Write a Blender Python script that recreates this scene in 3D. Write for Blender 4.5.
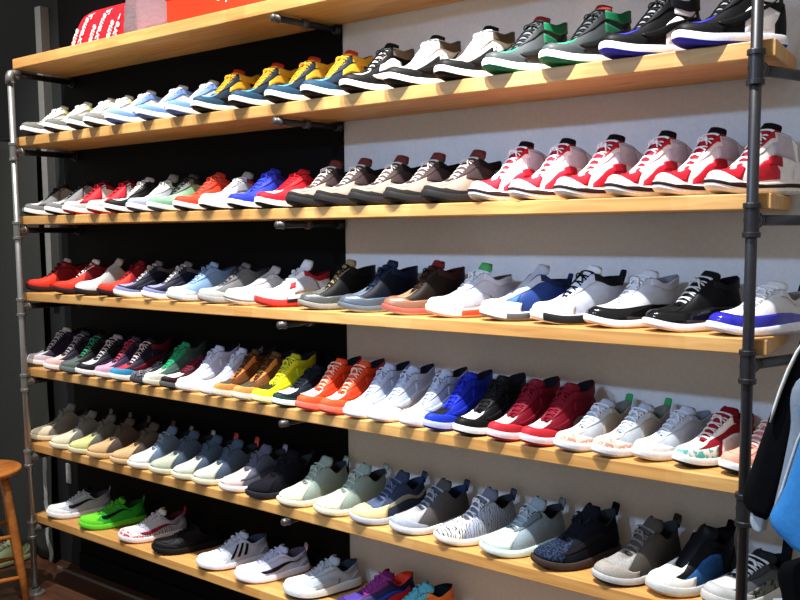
import bpy, bmesh, math, random
import numpy as np
from mathutils import Vector, Matrix, Euler
PI = math.pi
scn = bpy.context.scene
for o in list(bpy.data.objects): bpy.data.objects.remove(o)
COL = scn.collection

# ---------------------------------------------------------------- camera
cam = bpy.data.cameras.new('camera'); cam.sensor_width = 36; cam.lens = 36.5383
camo = bpy.data.objects.new('camera', cam); COL.objects.link(camo)
camo.matrix_world = Matrix([[0.82152, -0.04113, 0.5687, 3.6584], [0.57012, 0.07462, -0.81817, -2.13486], [-0.00878, 0.99636, 0.08475, 1.73681], [0.0, 0.0, 0.0, 1.0]])
cam.clip_start = .02
scn.camera = camo
# ---------------------------------------------------------------- world, lamps, exposure
w = bpy.data.worlds.new('room_air'); scn.world = w; w.use_nodes = True
w.node_tree.nodes['Background'].inputs[0].default_value = (1, .97, .90, 1)
w.node_tree.nodes['Background'].inputs[1].default_value = .40
scn.view_settings.view_transform = 'Standard'; scn.view_settings.look = 'None'
scn.view_settings.exposure = 0; scn.view_settings.gamma = 1; scn.view_settings.use_curve_mapping = False
def spot(name, loc, tgt, power, col, ang, blend=.6, size=.05):
    l = bpy.data.lights.new(name, 'SPOT'); l.energy = power; l.color = col; l.spot_size = math.radians(ang)
    l.spot_blend = blend; l.shadow_soft_size = size
    o = bpy.data.objects.new(name, l); COL.objects.link(o); o.location = loc
    o.rotation_euler = (Vector(tgt)-Vector(loc)).to_track_quat('-Z', 'Y').to_euler()
    return o
for X, pw in ((.35, 400), (1.25, 360), (1.95, 275), (2.6, 720)):     # ceiling track spots close to the wall
    spot('track_spotlight', (X+.05, -1.0, 4.0), (X, 0, 1.75), pw, (1, .97, .93), 60, 1, .03)
spot('track_spotlight', (2.62, -1.0, 4.0), (2.6, 0, 2.18), 900, (1, .97, .93), 11, .7, .03)  # extra narrow beam, added to whiten the front of the second board
for X, pw, tx in ((.2, 18, .6), (1.35, 120, 2.45), (2.1, 95, 2.9)):                                # cooler spots further back in the shop
    spot('shop_spotlight', (X, -2.3, 2.85), (tx, .2, 1.0), pw, (.42, .63, 1), 68, 1, .06)

# ---------------------------------------------------------------- materials
def lin(c):
    if isinstance(c, str):
        c = c.lstrip('#'); c = tuple(int(c[i:i+2], 16)/255 for i in (0, 2, 4))
    return tuple(x/12.92 if x <= .04045 else ((x+.055)/1.055)**2.4 for x in c)+(1,)
_m = {}
def mat(c, kind='leather', c2=None):
    key = (c, kind, c2)
    if key in _m: return _m[key]
    m = bpy.data.materials.new(kind+'_'+str(c).strip('#')); m.use_nodes = True; nt = m.node_tree; N = nt.nodes; K = nt.links
    b = N['Principled BSDF']; tc = N.new('ShaderNodeTexCoord')
    rough = dict(leather=.5, patent=.14, knit=.9, rubber=.6, metal=.42, suede=.95, cloth=.9, plastic=.3, paint=.6, camo=.6, zebra=.9, floral=.6, mottle=.9).get(kind, .6)
    b.inputs['Roughness'].default_value = rough
    b.inputs['Specular IOR Level'].default_value = .5 if kind in ('patent', 'plastic', 'metal') else .12
    if kind == 'metal': b.inputs['Metallic'].default_value = .75
    if kind in ('knit', 'suede', 'cloth', 'zebra', 'mottle', 'paint'): b.inputs['Specular IOR Level'].default_value = .08
    n = N.new('ShaderNodeTexNoise'); K.new(tc.outputs['Object'], n.inputs['Vector'])
    n.inputs['Scale'].default_value = {'leather': 60, 'knit': 420, 'mottle': 190, 'camo': 70, 'floral': 110, 'zebra': 30}.get(kind, 90)
    r = N.new('ShaderNodeValToRGB'); K.new(n.outputs['Fac'], r.inputs[0]); K.new(r.outputs[0], b.inputs['Base Color'])
    a = lin(c); e = r.color_ramp.elements
    if kind in ('camo', 'floral', 'mottle') and c2:
        e[0].position = .50; e[1].position = .58; e[0].color = a; e[1].color = lin(c2)
    elif kind == 'zebra':
        wv = N.new('ShaderNodeTexWave'); wv.wave_type = 'BANDS'; wv.bands_direction = 'X'; wv.inputs['Scale'].default_value = 34
        wv.inputs['Distortion'].default_value = 9; wv.inputs['Detail Scale'].default_value = 1.2; K.new(tc.outputs['Object'], wv.inputs['Vector'])
        K.new(wv.outputs['Fac'], r.inputs[0]); e[0].position = .18; e[1].position = .28; e[0].color = lin(c2); e[1].color = a
    else:
        k = .72 if kind == 'knit' else .975 if kind == 'paint' else .92
        e[0].position = .35; e[1].position = .65
        e[0].color = tuple(x*k for x in a[:3])+(1,); e[1].color = tuple(min(1, x*1.04) for x in a[:3])+(1,)
    bp = N.new('ShaderNodeBump'); bp.inputs['Strength'].default_value = .25 if kind in ('knit', 'zebra', 'mottle', 'cloth') else .08
    bp.inputs['Distance'].default_value = .002
    K.new(n.outputs['Fac'], bp.inputs['Height']); K.new(bp.outputs[0], b.inputs['Normal'])
    _m[key] = m; return m

def wood(name, c1, c2, c3, scale=(2.2, 28, 28), rough=.5, knots=True):
    m = bpy.data.materials.new(name); m.use_nodes = True; nt = m.node_tree; N = nt.nodes; K = nt.links; b = N['Principled BSDF']
    tc = N.new('ShaderNodeTexCoord'); mp = N.new('ShaderNodeMapping'); mp.inputs['Scale'].default_value = scale
    K.new(tc.outputs['Object'], mp.inputs['Vector'])
    n = N.new('ShaderNodeTexNoise'); n.inputs['Scale'].default_value = 1.6; n.inputs['Detail'].default_value = 5; n.inputs['Distortion'].default_value = .9
    K.new(mp.outputs[0], n.inputs['Vector'])
    r = N.new('ShaderNodeValToRGB'); e = r.color_ramp.elements; e[0].position = .3; e[1].position = .62
    e[0].color = lin(c2); e[1].color = lin(c1); K.new(n.outputs['Fac'], r.inputs[0])
    out = r.outputs[0]
    # broad staves of differing tone
    v = N.new('ShaderNodeTexVoronoi'); v.inputs['Scale'].default_value = 1; mp2 = N.new('ShaderNodeMapping'); mp2.inputs['Scale'].default_value = (2.1, 9, .3)
    K.new(tc.outputs['Object'], mp2.inputs['Vector']); K.new(mp2.outputs[0], v.inputs['Vector'])
    sp = N.new('ShaderNodeSeparateColor'); K.new(v.outputs['Color'], sp.inputs[0])
    mx = N.new('ShaderNodeMix'); mx.data_type = 'RGBA'; mx.blend_type = 'MULTIPLY'
    mr = N.new('ShaderNodeMapRange'); mr.inputs['To Min'].default_value = 0; mr.inputs['To Max'].default_value = .55; K.new(sp.outputs[0], mr.inputs['Value'])
    K.new(mr.outputs[0], mx.inputs['Factor']); K.new(out, mx.inputs[6]); mx.inputs[7].default_value = lin('#e8c9a0'); out = mx.outputs[2]
    if knots:
        v2 = N.new('ShaderNodeTexVoronoi'); mp3 = N.new('ShaderNodeMapping'); mp3.inputs['Scale'].default_value = (1.7, 5, 5)
        K.new(tc.outputs['Object'], mp3.inputs['Vector']); K.new(mp3.outputs[0], v2.inputs['Vector']); v2.inputs['Scale'].default_value = 1.2
        r2 = N.new('ShaderNodeValToRGB'); q = r2.color_ramp.elements; q[0].position = .03; q[1].position = .10; q[0].color = (1, 1, 1, 1); q[1].color = (0, 0, 0, 1)
        K.new(v2.outputs['Distance'], r2.inputs[0])
        m2 = N.new('ShaderNodeMix'); m2.data_type = 'RGBA'; K.new(r2.outputs[0], m2.inputs['Factor']); K.new(out, m2.inputs[6]); m2.inputs[7].default_value = lin(c3); out = m2.outputs[2]
    K.new(out, b.inputs['Base Color']); b.inputs['Roughness'].default_value = rough
    return m

# ---------------------------------------------------------------- mesh helpers
def tag(o, label=None, cat=None, group=None, kind=None):
    if label: o['label'] = label
    if cat: o['category'] = cat
    if group: o['group'] = group
    if kind: o['kind'] = kind
    return o
def empty(name, loc, rz=0, label=None, cat=None, group=None):
    o = bpy.data.objects.new(name, None); COL.objects.link(o); o.location = loc; o.rotation_euler = (0, 0, rz)
    o.empty_display_size = .05
    return tag(o, label, cat, group)
class MB:
    def __init__(s): s.v = []; s.f = []
    def add(s, vs, fs):
        k = len(s.v); s.v += [tuple(map(float, p)) for p in vs]; s.f += [tuple(i+k for i in f) for f in fs]; return s
    def grid(s, P, closed=False, flip=False):
        n = len(P); m = len(P[0]); fs = []
        for i in range(n if closed else n-1):
            for j in range(m-1):
                a, b = i*m+j, ((i+1) % n)*m+j
                f = (a, b, b+1, a+1); fs.append(f[::-1] if flip else f)
        return s.add([p for r in P for p in r], fs)
    def box(s, a, b):
        x0, y0, z0 = a; x1, y1, z1 = b
        return s.add([(x0, y0, z0), (x1, y0, z0), (x1, y1, z0), (x0, y1, z0), (x0, y0, z1), (x1, y0, z1), (x1, y1, z1), (x0, y1, z1)],
                     [(0, 3, 2, 1), (4, 5, 6, 7), (0, 1, 5, 4), (1, 2, 6, 5), (2, 3, 7, 6), (3, 0, 4, 7)])
    def tube(s, pts, r, n=8, cap=True, flat=1):
        pts = [np.array(p, float) for p in pts]; N = len(pts)
        rs = r if isinstance(r, (list, tuple)) else [r]*N
        rings = []; ref = None
        for i in range(N):
            d = pts[min(i+1, N-1)]-pts[max(i-1, 0)]; d = d/(np.linalg.norm(d)+1e-9)
            if ref is None: ref = np.array((0, 0, 1.)) if abs(d[2]) < .9 else np.array((1., 0, 0))
            a = np.cross(d, ref); a /= np.linalg.norm(a)+1e-9; b = np.cross(a, d); ref = b
            rings.append([pts[i]+rs[i]*(math.cos(2*PI*k/n)*a+flat*math.sin(2*PI*k/n)*b) for k in range(n)])
        vs = [p for g in rings for p in g]; fs = []
        for i in range(N-1):
            for k in range(n):
                fs.append((i*n+k, i*n+(k+1) % n, (i+1)*n+(k+1) % n, (i+1)*n+k))
        if cap: fs.append(tuple(range(n))[::-1]); fs.append(tuple((N-1)*n+k for k in range(n)))
        return s.add(vs, fs)
    def sheet(s, P, th):
        P = np.array(P, float); n, m, _ = P.shape
        du = np.gradient(P, axis=0); dv = np.gradient(P, axis=1); N = np.cross(du, dv); N /= np.linalg.norm(N, axis=2, keepdims=True)+1e-9
        A = P+N*th/2; B = P-N*th/2
        k = n*m; fs = []
        for i in range(n-1):
            for j in range(m-1):
                a = i*m+j; f = (a, a+m, a+m+1, a+1); fs.append(f); fs.append(tuple(x+k for x in f[::-1]))
        bd = [i*m for i in range(n)]+[(n-1)*m+j for j in range(1, m)]+[i*m+m-1 for i in range(n-2, -1, -1)]+[j for j in range(m-2, 0, -1)]
        for i in range(len(bd)):
            a, b = bd[i], bd[(i+1) % len(bd)]; fs.append((b, a, a+k, b+k))
        return s.add(list(A.reshape(-1, 3))+list(B.reshape(-1, 3)), fs)
    def mesh(s, name, m, smooth=True, fix=True, mm=None):
        me = bpy.data.meshes.new(name); me.from_pydata(s.v, [], s.f)
        if fix:
            bm = bmesh.new(); bm.from_mesh(me); bmesh.ops.recalc_face_normals(bm, faces=bm.faces); bm.to_mesh(me); bm.free()
        me.materials.append(m)
        if smooth:
            me.polygons.foreach_set('use_smooth', [True]*len(me.polygons))
        me.update(); return me
    def obj(s, name, m, parent=None, smooth=False, bevel=0, loc=None):
        o = bpy.data.objects.new(name, s.mesh(name, m, smooth)); COL.objects.link(o)
        if parent: o.parent = parent
        if loc: o.location = loc
        if bevel:
            b = o.modifiers.new('bevel', 'BEVEL'); b.width = bevel; b.segments = 2; b.limit_method = 'ANGLE'
        return o
def lathe(prof, n=24, axis='z', c=(0, 0, 0)):
    mb = MB(); P = []
    for k in range(n):
        a = 2*PI*k/n; row = []
        for r, h in prof:
            x, y, z = r*math.cos(a), r*math.sin(a), h
            if axis == 'y': x, y, z = x, h, y
            if axis == 'x': x, y, z = h, x, y
            row.append((c[0]+x, c[1]+y, c[2]+z))
        P.append(row)
    mb.grid(P, closed=True); return mb
ZS = [2.545, 2.1864, 1.8205, 1.462, 1.1021, 0.7356, 0.385]           # top faces of the seven boards, from the top down
WY = .285; XR = 3.27; TH = [.046, .042, .039, .039, .039, .039, .039]
# ---------------------------------------------------------------- room
M_pine = wood('pine', '#d4a562', '#bd8b4c', '#84562e')
M_floor = wood('dark_floor', '#5a3a28', '#3a241a', '#241610', scale=(1.2, 9, 9), rough=.45)
def struct(name, mb, m, **k):
    o = mb.obj(name, m, **k); o['kind'] = 'structure'; return o
struct('floor', MB().box((-2.2, -4.2, -.06), (5.2, WY+.02, 0)), M_floor)
struct('wall_back', MB().box((-.045, WY, 0), (5.2, WY+.12, 4.3)), mat('#d2d3d4', 'paint'))
struct('wall_left', MB().box((-2.2, WY, 0), (-.045, WY+.12, 4.3)), mat('#2c2e30', 'paint'))
struct('trim_1', MB().box((-.055, WY-.006, 0), (1.727, WY+.001, 4.3)), mat('#050506', 'paint'))
struct('baseboard_back', MB().box((-.05, WY-.02, 0), (5.2, WY-.0055, .09)), mat('#0c0c0d', 'paint'))
# pale joint strip on the floor under the shelves
struct('trim_2', MB().box((-.16, .205, 0), (2.6, .212, .012)), mat('#6a655e', 'paint'))
# ---------------------------------------------------------------- boards
names = ['topmost long pine shelf board carrying red packages', 'second pine shelf board from the top, carrying blue, amber and green high-tops',
 'third pine shelf board from the top, carrying tan and white-and-red sneakers', 'fourth pine shelf board from the top, carrying a red-soled sneaker',
 'fifth pine shelf board from the top, carrying orange and white high-tops', 'sixth pine shelf board from the top, carrying knit runners',
 'lowest pine shelf board, carrying the bright green sneaker']
for k in range(7):
    z = ZS[k]; o = MB().box((0, 0, -TH[k]), (XR, WY-.007, 0)).obj('shelf_board', M_pine, bevel=.003, loc=(0, 0, z))
    tag(o, names[k], 'shelf', 'pine shelf boards')
# ---------------------------------------------------------------- steel pipe frames
M_pipe = mat('#7c7c7e', 'metal'); M_fit = mat('#3a3a3c', 'metal'); M_cap = mat('#5c5a58', 'metal')
PY = -.026; PR = .014
def tee(z, X, root, m):
    mb = lathe([(0, -.042), (.0205, -.042), (.0215, -.040), (.0215, -.030), (.018, -.028), (.018, .028), (.0215, .030), (.0215, .040), (.0205, .042), (0, .042)], 20, 'z', (X, PY, z))
    l2 = lathe([(.0195, 0), (.0195, .030), (.0215, .032), (.0215, .042), (.018, .043)], 20, 'y', (X, PY, z)); mb.add(l2.v, l2.f)
    return mb.obj('pipe_fitting', m, root, smooth=False)
M_dark = mat('#343436', 'metal')
def crossbar(z, X, root, dx, M_pipe, M_fit):
    MB().tube([(X, PY+.03, z), (X+dx*.12, PY+.07, z), (X+dx, WY-.012, z)], .0135, 14).obj('crossbar', M_dark, root, smooth=True)
    lathe([(0, 0), (.025, 0), (.025, -.005), (.020, -.007), (.019, -.018), (.014, -.019)], 20, 'y', (X+dx, WY-.0065, z)).obj('wall_flange', M_dark, root, smooth=False)
def frame(X, ztop, label, elbow, dx, M_pipe, M_fit):
    root = empty('pipe_stand', (0, 0, 0), 0, label, 'pipe frame')
    MB().tube([(X, PY, .012), (X, PY, ztop)], PR, 16).obj('pipe_post', M_pipe, root, smooth=True)
    lathe([(0, 0), (.045, 0), (.045, .006), (.025, .009), (.023, .026), (.0165, .027)], 24, 'z', (X, PY, .0005)).obj('floor_flange', M_fit, root)
    for k in range(7):
        zc = ZS[k]-TH[k]-.0265
        if k == 0 and elbow:
            MB().tube([(X, PY, zc-.045), (X, PY, zc-.012), (X, PY+.004, zc-.003), (X, PY+.013, zc), (X, PY+.042, zc)], [.0225, .0215, .021, .0205, .0225], 16).obj('pipe_elbow', M_fit, root, smooth=True)
        else: tee(zc, X, root, M_fit)
        crossbar(zc, X, root, dx, M_pipe, M_fit)
frame(.022, ZS[0]-TH[0]-.03, 'grey steel pipe frame at the left end of the shelves', True, .02, mat('#a3a3a3', 'metal'), mat('#8d8c8a', 'metal'))
frame(3.232, ZS[0]+.55, 'dark steel pipe frame standing in front of the right end of the shelves', False, .125, mat('#404044', 'metal'), mat('#38383b', 'metal'))
where = ['the topmost board', 'the second board from the top', 'the third board from the top', 'the fourth board from the top', 'the fifth board from the top', 'the sixth board from the top', 'the lowest board']
for k in range(7):
    z = ZS[k]-TH[k]-.0195; X = 1.645
    r = empty('pipe_bracket', (X+.075, WY-.006, z), math.radians(-14), 'short capped steel pipe bracket holding up the middle of '+where[k], 'bracket', 'steel brackets under the middle of the boards')
    for nm, mb, m in (('pipe', MB().tube([(0, -.27, 0), (0, -.012, 0)], .0115, 12), M_fit),
                      ('end_cap', lathe([(0, -.300), (.010, -.299), (.014, -.294), (.014, -.272), (.016, -.272), (.016, -.266), (.012, -.266)], 16, 'y'), M_cap),
                      ('pipe_coupling', lathe([(.0115, -.17), (.016, -.17), (.016, -.145), (.0115, -.145)], 16, 'y'), M_cap),
                      ('wall_flange', lathe([(0, -.0065), (.0192, -.0065), (.0192, -.012), (.018, -.014), (.017, -.028), (.011, -.028)], 18, 'y'), M_fit)):
        o = mb.obj(nm, m, r, smooth=True)
# steel wall upright at the left, cut short where shade hides the rest
up = MB(); up.box((-.190, WY-.045, 1.42), (-.185, WY-.0005, 2.86)); up.box((-.147, WY-.045, 1.42), (-.142, WY-.0005, 2.86)); up.box((-.185, WY-.045, 1.42), (-.147, WY-.040, 2.86))
tag(up.obj('steel_upright', mat('#a9a9a6', 'metal')), 'tall steel channel upright on the dark wall, left of the shelves', 'upright')
# ---------------------------------------------------------------- sneakers
def cr(keys, x):           # smooth interpolation through keys [(x,y)...]
    xs = [k[0] for k in keys]; ys = [k[1] for k in keys]
    if x <= xs[0]: return ys[0]
    if x >= xs[-1]: return ys[-1]
    i = max(j for j in range(len(xs)-1) if xs[j] <= x)
    h = xs[i+1]-xs[i]; t = (x-xs[i])/h
    def sl(j):
        if j == 0: return (ys[1]-ys[0])/(xs[1]-xs[0])
        if j == len(xs)-1: return (ys[-1]-ys[-2])/(xs[-1]-xs[-2])
        a = (ys[j]-ys[j-1])/(xs[j]-xs[j-1]); b = (ys[j+1]-ys[j])/(xs[j+1]-xs[j])
        return 0 if a*b <= 0 else (a+b)/2
    m0, m1 = sl(i)*h, sl(i+1)*h
    return (2*t**3-3*t*t+1)*ys[i]+(t**3-2*t*t+t)*m0+(-2*t**3+3*t*t)*ys[i+1]+(t**3-t*t)*m1
LEN = .29
STY = {   # sole toe/heel height, throat front x,z ; eyestay top z ; collar dip z ; heel z ; tongue rise ; lace rows
 'high':  dict(st=.026, sh=.032, xt=.31, zt=.062, ze=.152, zd=.146, zh=.170, tg=.018, nl=7),
 'mid':   dict(st=.028, sh=.036, xt=.32, zt=.066, ze=.138, zd=.122, zh=.138, tg=.030, nl=6),
 'low':   dict(st=.025, sh=.031, xt=.31, zt=.060, ze=.106, zd=.078, zh=.100, tg=.018, nl=6),
 'knit':  dict(st=.024, sh=.036, xt=.36, zt=.068, ze=.128, zd=.098, zh=.126, tg=.034, nl=5),
 'chunky':dict(st=.032, sh=.042, xt=.33, zt=.070, ze=.108, zd=.080, zh=.104, tg=.024, nl=6),
 'patent':dict(st=.022, sh=.030, xt=.33, zt=.064, ze=.136, zd=.120, zh=.142, tg=.020, nl=6),
}
class Last:
    def __init__(s, sty, W=.047):
        s.p = dict(sty); s.W = W; p = s.p
        s.kx = [(0, p['xt']), (.12, p['xt']+.006), (.22, p['xt']+.035), (.34, p['xt']+.10), (.46, .50), (.56, .58), (.66, .66), (.76, .745), (.86, .84), (.94, .925), (1, .965)]
        s.ky = [(0, 0), (.06, .008), (.14, .015), (.22, .018), (.34, .020), (.46, .024), (.56, .031), (.66, .038), (.76, .038), (.86, .033), (.94, .020), (1, 0)]
        a, e, d, h = p['zt'], p['ze'], p['zd'], p['zh']
        s.kz = [(0, a), (.12, a+.003), (.22, a+(e-a)*.18), (.34, a+(e-a)*.45), (.46, a+(e-a)*.76), (.56, e), (.62, e-.002), (.76, d), (.88, d+(h-d)*.55), (1, h)]
        # tabulate
        s.T = [(cr(s.kx, i/100), cr(s.ky, i/100), cr(s.kz, i/100)) for i in range(101)]
    def th(s, t):
        k = min(1, max(0, (t-.25)/.6)); k = k*k*(3-2*k); return s.p['st']+(s.p['sh']-s.p['st'])*k
    def uq(s, u):
        if u < 0: return -u, -1
        if u > 1: return 2-u, -1
        return u, 1
    def foot(s, u, off=0):
        q, sd = s.uq(u); c = math.cos(PI*q); sn = max(0, math.sin(PI*q)); t = (1-c)/2
        w = float(np.interp(t, [0, .18, .34, .5, .68, .85, 1], [.92, .97, 1, .92, .80, .78, .76]))
        x = LEN*t-off*c; y = sd*(s.W*w*sn**.62+off*sn**.5)
        return x, y, t
    def C(s, u):
        q, sd = s.uq(u); i = min(99, int(q*100)); f = q*100-i
        a, b = s.T[i], s.T[i+1]
        return np.array((LEN*(a[0]+(b[0]-a[0])*f), sd*(a[1]+(b[1]-a[1])*f), a[2]+(b[2]-a[2])*f))
    def S(s, u, v):
        q, sd = s.uq(u); x, y, t = s.foot(u, -.002); zb = s.th(t)-.004
        B = np.array((x, y, zb)); C = s.C(u); dz = C[2]-zb
        wt = max(0, 1-q/.36); wt = wt*wt*(3-2*wt); wh = max(0, (q-.75)/.25)
        P1 = B+np.array((-.003*wt, sd*.004*(1-wt), wt*.030+(1-wt)*.42*dz))
        c = .62*wt+(1-wt)*(.42*(1-wh)+.05*wh)
        P2 = np.array((C[0]+(B[0]-C[0])*c, C[1]+(B[1]-C[1])*c, C[2]-(.30*(1-wt))*dz-wt*.004))
        if wh > 0: P1[0] += .004*wh; P2[0] -= .006*wh
        k = 1-v
        return k**3*B+3*k*k*v*P1+3*k*v*v*P2+v**3*C
    def SS(s, u, v):         # surface of the sole
        x, y, t = s.foot(u, float(np.interp(v, [0, .06, .25, .7, 1], [-.004, .001, .005, .006, .003]))); return np.array((x, y, v*s.th(t)))
    @staticmethod
    def bend(P):             # toe spring and the inward curve of the last
        x, y, z = P; t = x/LEN; k = max(0, 1-t/.3)
        return (x, y+.012*max(0, 1-t/.55)**2-.004, z+.015*k*k)
    def patch(s, mb, u0, u1, lo, hi, off=.0018, F=None, nu=None, nv=5, sym=None):
        """panel between two heights along the girth, standing off the surface"""
        F = F or s.S; nu = nu or max(6, int(abs(u1-u0)*36))
        f = lambda k, q: float(np.interp(q, [a for a, b in k], [b for a, b in k])) if isinstance(k, (list, tuple)) else k
        rows = []
        for i in range(nu+1):
            u = u0+(u1-u0)*i/nu; q, _ = s.uq(u); a, b = f(lo, q), f(hi, q); row = []
            for j in range(nv+1):
                v = a+(b-a)*j/nv; P = F(u, v); e = 1e-3
                A = F(u+e, v)-F(u-e, v); D = F(u, min(1, v+e))-F(u, max(0, v-e)); N = np.cross(A, D); N /= np.linalg.norm(N)+1e-12
                if np.dot(N, P-np.array((LEN*.5*.6+P[0]*.4, 0, P[2]*.6))) < 0: N = -N
                k = -.0006 if (j in (0, nv) or i in (0, nu)) and (u1-u0) < 1.99 else off
                if j in (0, nv): k = -.0006
                row.append((P, N, k))
            row = [(row[0][0], row[0][1], -.0006), (row[0][0], row[0][1], off)]+row[1:-1]+[(row[-1][0], row[-1][1], off), (row[-1][0], row[-1][1], -.0006)]
            rows.append(row)
        if u1-u0 < 1.99:
            first = [(P, N, -.0006) for P, N, k in rows[0]]; last = [(P, N, -.0006) for P, N, k in rows[-1]]
            rows[0] = [(P, N, off if 0 < j < len(rows[0])-1 else -.0006) for j, (P, N, k) in enumerate(rows[0])]
            rows[-1] = [(P, N, off if 0 < j < len(rows[-1])-1 else -.0006) for j, (P, N, k) in enumerate(rows[-1])]
            rows = [first]+rows+[last]
        mb.grid([[s.bend(P+N*k) for P, N, k in r] for r in rows])
def both(L, mb, q0, q1, lo, hi, **k):
    L.patch(mb, q0, q1, lo, hi, **k); mb.other = MB(); L.patch(mb.other, -q1, -q0, lo, hi, **k)
NU = 56
def build_shoe(style, c):
    """returns list of (part name, mesh) for a sneaker; toe tip at the origin, heel along +x"""
    sty = dict(STY[style]); sty.update(c.get('dim', {})); L = Last(sty, c.get('W', .047)); R = []
    base = c.get('mat', 'leather'); g = lambda n, d: c.get(n, d)
    main = c['main']; M = lambda col, kd=None: mat(*col) if isinstance(col, tuple) else mat(col, kd or base)
    us = [2*i/NU for i in range(NU)]
    # outsole, midsole
    def sole(name, vs, m, bottom=False, top=False):
        mb = MB(); rows = []
        for u in us: rows.append([L.bend(L.SS(u, v)) for v in vs])
        if bottom:
            for i, u in enumerate(us):
                x, y, t = L.foot(u, -.012); rows[i] = [L.bend((LEN/2+(x-LEN/2)*.5, y*.4, .0015)), L.bend((x, y, .0005))]+rows[i]
        if top:
            for i, u in enumerate(us):
                x, y, t = L.foot(u, -.006); rows[i] = rows[i]+[L.bend((x, y, L.th(t)-.001))]
        mb.grid(rows, closed=True)
        if bottom or top:
            cidx = 0 if bottom else -1; ring = [r[cidx] for r in rows]; mb.add(ring, [tuple(range(len(ring)))])
        R.append((name, mb.mesh(name, m)))
    sole('outsole', [0, .05, .28], M(g('out', g('mid', '#e8e8e8')), 'rubber'), bottom=True)
    sole('midsole', [.28, .4, .55, .78, .93, 1], M(g('mid', '#e8e8e8'), 'rubber'), top=True)
    # upper
    mb = MB(); nv = 12
    mb.grid([[L.bend(L.S(u, j/nv)) for j in range(nv+1)] for u in us], closed=True)
    R.append(('upper', mb.mesh('upper', M(main))))
    # lining
    mb = MB(); rows = []
    for u in us:
        C = L.C(u); q, sd = L.uq(u); t = C[0]/LEN; th = L.th(t)
        a = C+np.array((0, 0, .0015)); n = np.array((0, -sd*.004 if q < .9 else 0, 0))+np.array((-.004*max(0, (q-.7)/.3), 0, 0)); b = C+n+np.array((0, 0, .001))
        w = np.array((C[0]*.92+.012, C[1]*.78, C[2]*.6+th*.4)); f = np.array((C[0]*.9+.015, C[1]*.70, th*.8))
        rows.append([L.bend(C), L.bend(a), L.bend(b), L.bend(w), L.bend(f)])
    mb.grid(rows, closed=True); mb.add([r[-1] for r in rows], [tuple(range(len(rows)))])
    R.append(('lining', mb.mesh('lining', M(g('lining', '#1c1c1e'), 'cloth'), fix=False)))
    # overlay panels
    def P(name, col, fn, kd=None):
        mb = MB(); fn(mb); R.append((name, mb.mesh(name, M(col, kd))))
        if getattr(mb, 'other', None): R.append((name, mb.other.mesh(name, M(col, kd))))
    if 'toe' in c: P('toe_box', c['toe'], lambda m: L.patch(m, -.31, .31, 0, [(0, .985), (.22, .97), (.31, .80)], off=.0010) if base == 'knit' else  # on knits this patch paints the lit front of the shoe
        L.patch(m, -g('toeq', .27), g('toeq', .27), *g('toev', ([(0, .44), (.2, .40), (.27, .62)], [(0, .97), (.27, .97)])), off=.0010))
    if 'mud' in c: P('toe_cap', c['mud'], lambda m: L.patch(m, -.40, .40, 0, g('mudv', [(0, .46), (.16, .44), (.26, .40), (.40, .16)]), off=.0022), g('mudk', None))
    if 'rand' in c: P('mudguard', c['rand'], lambda m: L.patch(m, 0, 2, 0, g('randv', [(0, .50), (.2, .50), (.38, .40), (.6, .30), (.8, .34), (1, .40)]), off=.0022, nu=72), g('randk', 'patent'))
    if 'vamp' in c: P('vamp_overlay', c['vamp'], lambda m: both(L, m, .16, .44, [(.16, .42), (.30, .30), (.44, .35)], [(.16, .82), (.44, .72)]))
    if 'side' in c: P('side_panel', c['side'], lambda m: both(L, m, *g('sideq', (.34, .62)), g('sidel', .04), g('sideh', [(.34, .30), (.5, .46), (.62, .30)])))
    if 'eye' in c: P('eyestay', c['eye'], lambda m: both(L, m, .13, .60, [(.13, .90), (.25, .76), (.45, .70), (.60, .78)], .985, off=.0022))
    if 'ankle' in c: P('ankle_panel', c['ankle'], lambda m: both(L, m, *g('ankq', (.56, .72)), g('ankl', [(.56, .46), (.72, .40)]), g('ankh', [(.56, .72), (.72, .60)])))
    if 'heel' in c: P('heel_counter', c['heel'], lambda m: L.patch(m, .74, 1.26, 0, g('heelv', [(.74, .20), (.82, .42), (1, .60)]), off=.0022))
    if 'collar' in c: P('collar', c['collar'], lambda m: L.patch(m, .57, 1.43, [(.57, .80), (.8, .76), (1, .72)], 1.0, off=.0034, nv=7))
    if 'strap' in c:
        P('strap', c['strap'], lambda m: both(L, m, *g('strapq', (.24, .50)), .40, .99, off=.006))
    lg = g('logo', None)
    if lg:
        def sw(m):
            for sg in (1, -1):
                lo = [(.34, .34), (.38, .22), (.44, .17), (.5, .20), (.6, .36), (.72, .54), (.86, .72)]
                hi = [(.34, .36), (.38, .36), (.44, .37), (.5, .40), (.6, .48), (.72, .60), (.86, .73)]
                ua, ub = .34, .86
                if g('lhs', 0):
                    ua, ub = .33, .76
                    lo = [(.33, .58), (.37, .40), (.42, .34), (.50, .42), (.62, .60), (.76, .80)]; hi = [(.33, .62), (.37, .60), (.42, .57), (.50, .60), (.62, .70), (.76, .81)]
                if sg > 0: L.patch(m, ua, ub, lo, hi, off=.0034, nu=24, nv=3)
                else: m.other = MB(); L.patch(m.other, -ub, -ua, lo, hi, off=.0034, nu=24, nv=3)
        P('swoosh', lg, sw)
    if 'stripes' in c:
        for i in range(3):
            def st(m, i=i):
                for sg in (1, -1):
                    def F(u, v, sg=sg): return L.S(u+sg*.10*(v-.5)*1.0, v)
                    q = .46+.065*i; a, b = (q, q+.030) if sg > 0 else (-q-.030, -q)
                    if sg > 0: L.patch(m, a, b, .22, .80, off=.0030, F=F, nu=4)
                    else: m.other = MB(); L.patch(m.other, a, b, .22, .80, off=.0030, F=F, nu=4)
            P('stripe', c['stripes'], st)
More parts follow.
